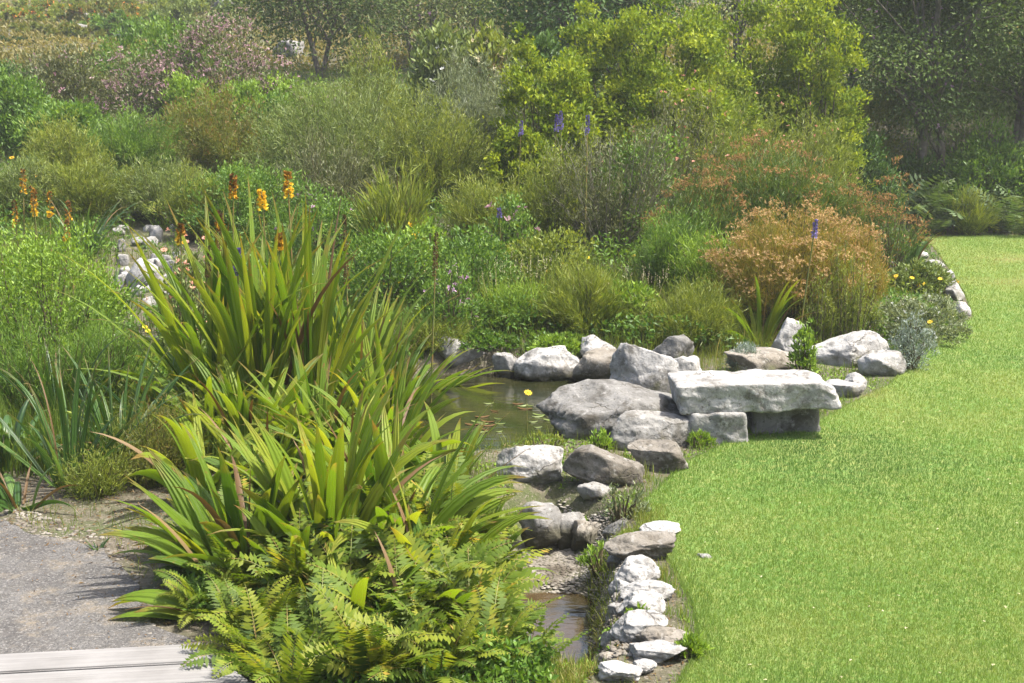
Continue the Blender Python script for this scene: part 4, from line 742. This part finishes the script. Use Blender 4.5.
# ------------------------------------------------------------------ undergrowth between the plants
TRICKLE = [tuple(G(a, b)[:2]) for a, b in [(110, 330), (185, 330), (215, 240), (165, 212), (125, 218), (118, 260)]]
mid = lambda x, y: ((sdist(TRICKLE, x, y) > .05*np.sin(x*40)) | (n2(x, y, .45, 66) > .18)) & garden(x, y) & clear(x, y, 1.1, .25) & ~((y < 12.78) & (x > -.9)) & (sdist(PATH, x, y) > .1) & (sdist(STREAM, x, y) > .12) & ~((x > .32*y+.6) & (y > 21.6) & (y < 24))
XLg, XRg = (lambda y: -.44*y-.6), (lambda y: .46*y)
carpet('meadow_grass', 'tall fine meadow grass between the shrubs', 'grass', 'meadow', 300, 190000, (XLg, XRg), (8.9, 36), (.14, .34), (.004, .011), mid, (2.2, .28, .40))
leaf_carpet('undergrowth', 'low leafy undergrowth covering the garden soil', 'undergrowth', 'mid_green', 301, 190000, (XLg, XRg), (9.2, 36), (.03, .08), mid, .42, (2.5, .25))
leaf_carpet('yellow_undergrowth', 'yellow green leafy undergrowth patches', 'undergrowth', 'olive', 302, 110000, (XLg, XRg), (9.2, 36), (.03, .08), lambda x, y: mid(x, y) & (n2(x, y, 2.4, 77) > .0), .4, (2.5, .25))
edge = lambda x, y: clear(x, y, .95, .05) & (np.abs(sdist(LAWN, x, y)-.06) < .16) & (sdist(POND, x, y) > 0) & (y < 18)
carpet('edge_grass', 'longer uncut grass along the lawn edge and stones', 'grass', 'lawn_blade', 303, 90000, ((lambda y: .0*y-.2), (lambda y: .36*y+.5)), (5, 18), (.02, .065), (.003, .005), edge, (1, .2, .45))
bank = lambda x, y: clear(x, y, .95, .06) & (sdist(LAWN, x, y) > .05) & (sdist(POND, x, y) > -.05) & (sdist(STREAM, x, y) > .02) & (x > -.15*y+.4) & (y < 13.4)
carpet('bank_grass', 'sparse dry grass and weeds between the pond rocks', 'grass', 'meadow', 304, 45000, ((lambda y: -.1*y), (lambda y: .26*y)), (5.2, 12.95), (.05, .14), (.003, .005), bank, (1, .25, .5), clump=.35)
leaf_carpet('bank_weeds', 'small green weeds between the stream stones', 'weeds', 'bright_green', 305, 70000, ((lambda y: -.08*y), (lambda y: .28*y)), (5.2, 13.4), (.015, .04), lambda x, y: bank(x, y) & (n2(x, y, .35, 31) > .12), .09, (1, .2))
carpet('dry_bank_grass', 'dry straw coloured grass hanging on the stream bank', 'grass', 'meadow', 307, 30000, ((lambda y: -.02*y), (lambda y: .16*y)), (5.2, 8.2), (.03, .09), (.003, .005), lambda x, y: clear(x, y, 1.1, .08) & (np.abs(sdist(STREAM, x, y)-.1) < .22) & (x > .03*y) & (n2(x, y, .3, 71) > -.15), (.8, .3, .72), lean=.9)
pe = lambda x, y: (sdist(PATH, x, y) > .05) & (sdist(PATH, x, y) < .5) & (y > 6.2) & (x < -1.2)
carpet('path_edge_grass', 'thin grass and debris at the edge of the gravel path', 'grass', 'meadow', 306, 6000, ((lambda y: -.6*y), (lambda y: -.1*y)), (6.2, 9), (.03, .10), (.003, .005), pe, (.6, .3, .6), clump=.3)

rg = R(91); n = 26000; x = rg.uniform(-4.2, 2.6, n); y = rg.uniform(5.6, 13, n); k = (sdist(LAWN, x, y) > .03) & (sdist(PATH, x, y) > -.15+rg.exponential(.12, n)*-1) & (sdist(POND, x, y) > .05) & (sdist(STREAM, x, y) > .1) & ~((y < 6.4) & (x < -1)); x, y = x[k], y[k]; n = len(x); g = Geo()
leaves(g, np.stack([x, y, hgt(x, y)+.008], -1), rg.normal(0, 1, (n, 3))*np.array([1, 1, .25]), rg.normal(0, .35, (n, 3))+np.array([0, 0, 1.]), rg.uniform(.012, .04, n), rg.uniform(.005, .013, n), rg.uniform(0, .8, n))
x = rg.uniform(-4, -1.1, 1500); y = rg.uniform(6.0, 8.6, 1500); d_ = sdist(PATH, x, y); k = (d_ < 0) & (rg.uniform(0, 1, 1500) < .12+.8*np.exp(d_*5)); x, y = x[k], y[k]; n = len(x)
leaves(g, np.stack([x, y, np.full(n, .018)], -1), rg.normal(0, 1, (n, 3))*np.array([1, 1, .15]), rg.normal(0, .25, (n, 3))+np.array([0, 0, 1.]), rg.uniform(.008, .028, n), rg.uniform(.004, .01, n), rg.uniform(0, .8, n))
tag(struct(g.build('leaf_litter', M['dry_leaf']), 'stuff'), 'dry brown leaf litter strewn on the bare soil', 'litter')

# ------------------------------------------------------------------ sword leaf clumps, lilies, ferns
SWG = 'sword leaved clumps beside the pond'
def sword(label, px, pyb, L, n, seed, mat='strap', Wd=.045, name='sword_leaf_plant', cat='plant', group=SWG, **k):
    p = G(px, pyb); root = thing(name, label, cat, p, group); straps(root, int(n*1.4) if n > 15 and mat == 'strap' else n, L*((1.12 if pyb < 450 else .9) if mat == 'strap' else 1), Wd*(1.5 if mat == 'strap' else 1), mat, seed, **k); return root
sword('tall back sword leaf clump at the left of its row', 215, 428, 1.55, 34, 401, e0=(.95, 1.5), droop=(.1, .9))
sword('tall back sword leaf clump under the orange flower stalks', 262, 432, 1.72, 40, 402, e0=(1.05, 1.54), droop=(.05, .7))
sword('tall back sword leaf clump in the middle with upright reddish tips', 310, 430, 1.67, 42, 403, e0=(1.1, 1.55), droop=(.05, .6))
sword('back sword leaf clump with leaves arching to the right', 358, 430, 1.3, 40, 404, e0=(1.05, 1.52), droop=(.1, .7))
sword('sword leaf clump overhanging the pond water', 392, 440, .85, 30, 405, e0=(.6, 1.45), droop=(.2, 1.1))
sword('arching sword leaves pointing left over the grey stones', 225, 420, 1.1, 12, 406, az=(3.1, .35), e0=(.35, .9), droop=(.4, .9), Wd=.055)
sword('arching sword leaves reaching over the pond', 408, 412, .85, 13, 407, az=(.1, .45), e0=(.25, .9), droop=(.3, .9), Wd=.05)
sword('sword leaf clump behind the ferns in the middle', 350, 500, .95, 34, 408, e0=(.7, 1.5), droop=(.3, 1.2))
sword('front sword leaf clump with leaves fanned over the gravel path', 235, 585, .85, 22, 409, az=(2.9, .6), e0=(.25, 1.2), droop=(.3, .9), Wd=.06)
sword('front upright sword leaf clump above the path fan', 250, 570, .95, 26, 410, e0=(.8, 1.5), droop=(.1, .8), Wd=.055)
sword('front sword leaf clump in the centre of the ferns', 330, 575, 1.15, 34, 411, e0=(.8, 1.5), droop=(.2, 1.0), Wd=.055)
sword('front sword leaf clump leaning right above the stream', 395, 560, 1.05, 34, 412, e0=(.7, 1.45), droop=(.3, 1.1), Wd=.055)
sword('sword leaves reaching right across the stream', 415, 545, .85, 12, 413, az=(.2, .4), e0=(.2, .8), droop=(.1, .7), Wd=.05)
sword('single low sword leaf fan drooping onto the path beside the boardwalk', 225, 618, .62, 5, 414, az=(3.3, .2), e0=(.25, .5), droop=(.5, .9), Wd=.065)
sword('sword leaf clump between back row and ferns on the left', 270, 500, .9, 24, 415, e0=(.7, 1.45), droop=(.2, 1.0))
sword('short sword leaf clump at the stream side of the ferns', 445, 500, .75, 24, 416, e0=(.6, 1.4), droop=(.3, 1.1), Wd=.04)
sword('sword leaf clump filling the gap between the two rows', 320, 470, 1.0, 34, 434, e0=(.8, 1.5), droop=(.2, 1.0))
sword('sword leaf clump right of the gap between the two rows', 385, 478, .95, 30, 435, e0=(.7, 1.5), droop=(.2, 1.0))
sword('erect sword leaf clump at the pond end of the back row', 385, 440, 1.0, 30, 440, e0=(1.0, 1.5), droop=(.1, .7))
sword('sword leaf clump under the left end of the back row', 250, 462, 1.0, 30, 441, e0=(.8, 1.5), droop=(.2, 1.0))
sword('sword leaf clump near the heath bush and the back row', 208, 452, .95, 24, 442, e0=(.6, 1.45), droop=(.3, 1.1))
sword('short sword leaves in front of the middle ferns', 345, 635, .6, 14, 443, e0=(.6, 1.45), droop=(.3, 1.1), Wd=.04)
sword('short sword leaves between the stream side ferns', 425, 640, .6, 14, 444, e0=(.6, 1.45), droop=(.3, 1.1), Wd=.04)
sword('short sword leaves at the lower stream edge', 470, 585, .65, 16, 445, e0=(.5, 1.4), droop=(.3, 1.1), Wd=.04)
sword('sword leaf clump low among the front ferns', 300, 600, .75, 20, 436, e0=(.7, 1.45), droop=(.3, 1.1), Wd=.05)
sword('sword leaf clump rising from the ferns near the stream', 430, 590, .75, 20, 437, e0=(.7, 1.45), droop=(.3, 1.1), Wd=.05)
sword('sword leaf clump beside the yellowish ferns', 205, 500, .85, 20, 438, e0=(.5, 1.4), droop=(.3, 1.1), Wd=.05)
LG = 'narrow leaved lilies by the path'
sword('dark narrow leaved lily clump by the gravel path', 70, 490, .95, 34, 420, 'strap_dark', .032, 'lily_plant', group=LG, e0=(.8, 1.5), droop=(.1, 1.0))
sword('dark narrow leaved lily clump in front of the round grey boulder', 118, 472, .9, 34, 421, 'strap_dark', .026, 'lily_plant', group=LG, e0=(.7, 1.5), droop=(.2, 1.1))
sword('broad dark leaved lily at the left edge', 8, 470, .8, 26, 422, 'strap_dark', .06, 'lily_plant', group=LG, e0=(.5, 1.4), droop=(.5, 1.6), fold=.5)
sword('low dark lily at the corner of the gravel path', 20, 510, .45, 18, 423, 'strap_dark', .045, 'lily_plant', group=LG, e0=(.4, 1.3), droop=(.5, 1.5), fold=.5)
sword('lily clump with pale bent leaves before the heath bush', 165, 440, .8, 22, 424, 'strap_dark', .028, 'lily_plant', group=LG, e0=(.4, 1.3), droop=(.3, 1.2))
sword('lily clump behind the left grey boulder', 60, 430, .85, 24, 425, 'strap_dark', .028, 'lily_plant', group=LG, e0=(.8, 1.5), droop=(.1, .9))
sword('tiny sprout growing on the gravel path edge', 98, 552, .13, 9, 426, 'strap_dark', .012, 'sprout', group=None, e0=(.8, 1.5), droop=(.1, .9), spread=.01)
sword('strap leaved clump at the top of the far flower bed', 905, 272, .85, 34, 427, 'strap_dark', .045, 'lily_plant', group=None, e0=(.8, 1.5), droop=(.4, 1.2))
sword('yellowing strap leaves under the orange broom bush', 760, 345, .8, 20, 428, 'strap', .03, 'lily_plant', group=None, e0=(.5, 1.4), droop=(.1, .9))
sword('upright strap leaved tuft in the meadow under the yellow flowers', 398, 245, .9, 24, 429, 'strap', .03, 'lily_plant', group=None, e0=(1, 1.5), droop=(.1, .7))
sword('grassy clump of strap leaves behind the pale pond rocks', 530, 330, .55, 26, 430, 'strap_dark', .02, 'lily_plant', group=None, e0=(.8, 1.5), droop=(.3, 1.0))
sword('strap leaved tuft left of the white stone trickle', 85, 262, 1.0, 30, 431, 'strap_dark', .03, 'lily_plant', group=None, e0=(.8, 1.5), droop=(.3, 1.2))
sword('strap leaved tuft right of the bright rounded shrub', 110, 318, .6, 22, 432, 'strap_dark', .025, 'lily_plant', group=None, e0=(.8, 1.5), droop=(.3, 1.2))

FG = 'ferns along the stream'
FERNS = [(225, 455, .42, 12, 'yellowish fern between the heath bush and the sword leaves'), (190, 470, .40, 10, 'yellowish fern beside the heath bush'), (262, 470, .42, 10, 'yellow fern under the tall sword leaves'),
  (300, 540, .5, 12, 'fern at the heart of the front sword leaves'), (350, 545, .5, 12, 'fern in the shade right of the front sword leaves'), (400, 560, .52, 12, 'fern behind the stream side fronds'),
  (450, 545, .55, 13, 'bright fern reaching toward the stream bed'), (478, 520, .45, 12, 'yellow fern below the pond outlet rock'), (465, 580, .55, 13, 'bright fern leaning over the stream'),
  (490, 610, .5, 12, 'fern with long tips above the brown stream'), (440, 620, .58, 13, 'large fern near the stream'), (400, 640, .6, 14, 'large fern in the middle of the front row'),
  (350, 620, .58, 13, 'fern with a large pale frond in front'), (300, 610, .5, 12, 'fern left of the large pale frond'), (250, 600, .42, 10, 'small fern under the path side sword leaves'),
  (200, 575, .38, 10, 'small fern peeping over the gravel path'), (270, 640, .42, 10, 'fern in the shade behind the boardwalk end'), (320, 665, .45, 12, 'fern beside the boardwalk corner'),
  (375, 685, .5, 12, 'fern at the bottom of the frame'), (440, 680, .5, 12, 'dark fern at the bottom beside the stream'), (490, 665, .48, 11, 'dark fern at the lower stream edge'),
  (520, 645, .42, 10, 'fern with arching tips touching the stream water'), (420, 520, .45, 11, 'fern among the short sword leaves'), (380, 590, .55, 12, 'fern behind the large middle fern'), (235, 540, .4, 10, 'fern behind the path side sword leaves'),
  (205, 615, .36, 10, 'small fern between the drooping sword fan and the boardwalk'), (240, 640, .38, 10, 'small fern overhanging the end of the boardwalk'), (262, 668, .38, 10, 'dark fern against the boardwalk corner'), (290, 700, .45, 11, 'fern below the frame beside the boardwalk'), (470, 640, .52, 12, 'fern between the two large stream ferns')]
for k_, (a, b, L_, nf, lb) in enumerate(FERNS):
    p = plane(a, b, 0); r_ = thing('fern', lb, 'fern', (p[0], p[1], max(float(hgt(p[0], p[1])), -.2)), FG); fern(r_, nf+14, L_*.95, 'fern', 500+k_)
BRK = 'bracken ferns at the lawn end'
for k_, (a, Y, L_, lb) in enumerate([(885, 23, .9, 'leftmost bracken fern below the grove'), (915, 23.3, 1.0, 'bracken fern under the slender trunks'), (945, 23, 1.0, 'bracken fern in the middle of the lawn end'), (1000, 22.9, .9, 'bracken fern right of the rush tuft'),
        (1030, 23.2, 1.1, 'bracken fern at the right frame edge'), (930, 22.6, .7, 'low bracken fern at the lawn margin'), (1015, 22.6, .7, 'low bracken fern at the margin near the right edge'), (1075, 23, 1.0, 'bracken fern just outside the right edge'), (965, 23.6, 1.1, 'bracken fern behind the rush tuft')]):
    q = at_y(a, 220, Y); r_ = thing('fern', lb, 'fern', (q[0], Y, float(hgt(q[0], Y))), BRK); fern(r_, 16, L_, 'bracken', 540+k_, pin=14, pl=.32)
leaf_carpet('shade_undergrowth', 'dark leafy undergrowth beneath the ferns', 'undergrowth', 'mid_green', 310, 26000, ((lambda y: -.24*y), (lambda y: .03*y)), (5.6, 8.6), (.025, .06), lambda x, y: (sdist(PATH, x, y) > .12) & (sdist(STREAM, x, y) > .15) & ~((x < -.185*y) & (y < 6.4)), .16, (1, .2))

# ------------------------------------------------------------------ flower stalks and single flowers
for k_, (px, pyb, top, m_, fr, lb) in enumerate([(300, 425, 172, 'gold', .16, 'tallest orange yellow flower stalk over the sword leaves'), (233, 425, 175, 'gold', .15, 'brown tipped yellow flower stalk over the sword leaves'), (185, 420, 224, 'gold', .16, 'short yellow flower stalk at the left of the clump'),
        (281, 430, 190, 'yellow', .14, 'thin yellow flower stalk left of the tallest'), (247, 425, 214, 'gold', .13, 'yellow flower stalk behind the brown tipped one'), (275, 428, 232, 'gold', .13, 'low yellow flower stalk in the middle of the clump'),
        (219, 425, 212, 'seed_brown', .3, 'slim reddish bud stalk left of centre'), (352, 430, 215, 'seed_brown', .55, 'dark brown seed spike standing above the clump'), (243, 428, 250, 'violet', .25, 'dark violet seed spike among the sword leaves'), (430, 430, 232, 'seed_brown', .35, 'brown bud stalk leaning over the pond side leaves'), (192, 425, 245, 'seed_brown', .3, 'reddish bud stalk beside the short yellow one')]):
    spike(lb, px, pyb, top, m_, 600+k_, frac=fr*.62, r=.03 if m_ != 'seed_brown' else .02)
rg = R(61)
for k_, (px, top, lb) in enumerate([(6, 170, 'orange yellow spike at the left frame edge'), (19, 190, 'orange spike second from the left edge'), (26, 186, 'tall orange spike in the left bed cluster'), (34, 192, 'bright orange spike right in the cluster'), (57, 202, 'lone yellow spike right of the cluster'), (4, 202, 'short orange spike at the left edge'), (44, 220, 'short fading spike in the left bed')]):
    spike(lb, px, 0, top, 'gold', 620+k_, frac=rg.uniform(.14, .24), r=.03, Y=14.2, group='orange spikes in the left bed', dens=45)
for k_, (px, top, Y, lb) in enumerate([(516, 121, 17.6, 'blue violet spike left in front of the yellow green bush'), (551, 115, 17.2, 'blue violet spike before the wispy shrub'), (563, 112, 17.0, 'blue violet spike right of its twin'), (587, 116, 16.2, 'blue violet spike over the twiggy shrub'), (503, 208, 15.6, 'blue violet spike in the middle of the meadow'), (810, 219, 13.0, 'blue violet spike in front of the orange broom bush')]):
    spike(lb, px, 0, top, 'violet', 640+k_, frac=.13, r=.024, Y=Y, group='blue violet flower spikes')
rg = R(77)
for k_ in range(26):
    px, py = [(396, 222), (404, 232), (412, 229), (420, 238), (421, 246), (456, 254), (484, 263), (400, 283), (370, 269), (392, 262), (588, 258), (634, 256), (563, 263), (571, 261), (548, 271), (680, 272), (528, 393), (896, 276), (912, 278), (940, 279), (145, 327), (148, 331), (390, 322), (930, 322), (440, 275), (385, 284)][k_]
    Yf = G(px, min(py+26, 480))[1] if k_ != 16 else 10.2
    flower({16: 'yellow daisy standing in the pond margin'}.get(k_, 'small yellow daisy on a thin stem in the meadow'), px, py, 'yellow', 660+k_, .03 if k_ != 16 else .035, Y=Yf, group='yellow daisies' if k_ != 16 else None)
for k_ in range(14):
    px, py = [(60, 152), (12, 158), (30, 165), (35, 176), (448, 272), (462, 278), (438, 281), (455, 285), (283, 262), (325, 196), (315, 200), (164, 250), (186, 242), (205, 238)][k_]
    m_ = 'gold' if k_ < 4 else 'mauve' if k_ < 11 else 'coral'
    flower({'gold': 'orange pincushion flower in the left bed', 'mauve': 'mauve flower head in the meadow', 'coral': 'coral flower head by the white stone trickle'}[m_], px, py, m_, 700+k_, .045, Y=G(px, py+30)[1], group={'gold': 'orange pincushion flowers', 'mauve': 'mauve flowers', 'coral': 'coral flowers'}[m_])

# feather grass with pale seed heads in the meadow
for k_, (px, pyb, h_, lb) in enumerate([(455, 318, .55, 'left'), (500, 325, .6, 'middle left'), (540, 318, .6, 'middle'), (600, 330, .5, 'right of middle'), (650, 320, .5, 'right')]):
    p = G(px, pyb); r_ = thing('feather_grass', 'tuft of grass with pale seed heads above the pond, '+lb+' one of its row', 'grass tuft', p, 'seeding grass tufts above the pond'); straps(r_, 90, h_, .007, 'meadow', 730+k_, e0=(1.0, 1.54), droop=(.1, .8), spread=.16, k=6, dry=.1)
    rg = R(740+k_); nh = 26; a = rg.uniform(0, 6.28, nh); d_ = rg.uniform(.02, .32, nh); tp = np.stack([np.cos(a)*d_, np.sin(a)*d_, h_*rg.uniform(.75, 1.1, nh)], -1); g = Geo()
    Q = np.repeat(tp, 7, 0); Q[:, 2] += rg.uniform(-.09, .02, len(Q)); leaves(g, Q, rg.normal(0, .3, Q.shape)+np.array([0, 0, 1.]), rg.normal(0, 1, Q.shape), .018, .005, rg.uniform(0, 1, len(Q))); g.build('seed_heads', M['cream'], r_)
# floating leaves on the pond and daisies' white specks in the lawn
rg = R(88)
for k_ in range(26):
    q = plane(rg.uniform(470, 560), rg.uniform(402, 436), -.2)
    g = Geo(); a = np.linspace(0, 2*np.pi, 13)[:-1]; l_ = rg.uniform(.03, .075); an = rg.uniform(-.5, .5); x = np.cos(a)*l_; y = np.sin(a)*l_*.3
    ring = np.stack([x*math.cos(an)-y*math.sin(an), x*math.sin(an)+y*math.cos(an), .004+.006*np.cos(a*2)], -1); low = ring*.96-np.array([0, 0, .004])
    V = np.concatenate([ring, low]); j = np.arange(12); g.add(V, np.stack([j, (j+1) % 12, (j+1) % 12+12, j+12], -1), .6); g.add(ring, j[None], .6); g.add(low[::-1], j[None], .6)
    o = g.build('floating_leaf', M['seed_brown'] if k_ % 3 == 0 else M['grey_green'], None, loc=(q[0], q[1], -.196)); tag(o, 'narrow pond weed leaf floating flat on the water', 'leaf', 'floating leaves on the pond')
rg = R(89); n = 160; y = rg.uniform(5.5, 20, n); x = rg.uniform(.05, .55, n)*y; k = sdist(LAWN, x, y) < -.1; x, y = x[k], y[k]; n = len(x); g = Geo()
Q = np.repeat(np.stack([x, y, np.full(n, .04)], -1), 4, 0); leaves(g, Q, rg.normal(0, 1, Q.shape)*np.array([1, 1, .2]), np.tile([0, 0, 1.], (len(Q), 1)), .009, .007, .6)
tag(struct(g.build('fallen_petals', M['cream']), 'stuff'), 'pale petals and clover heads flecking the lawn', 'petals')
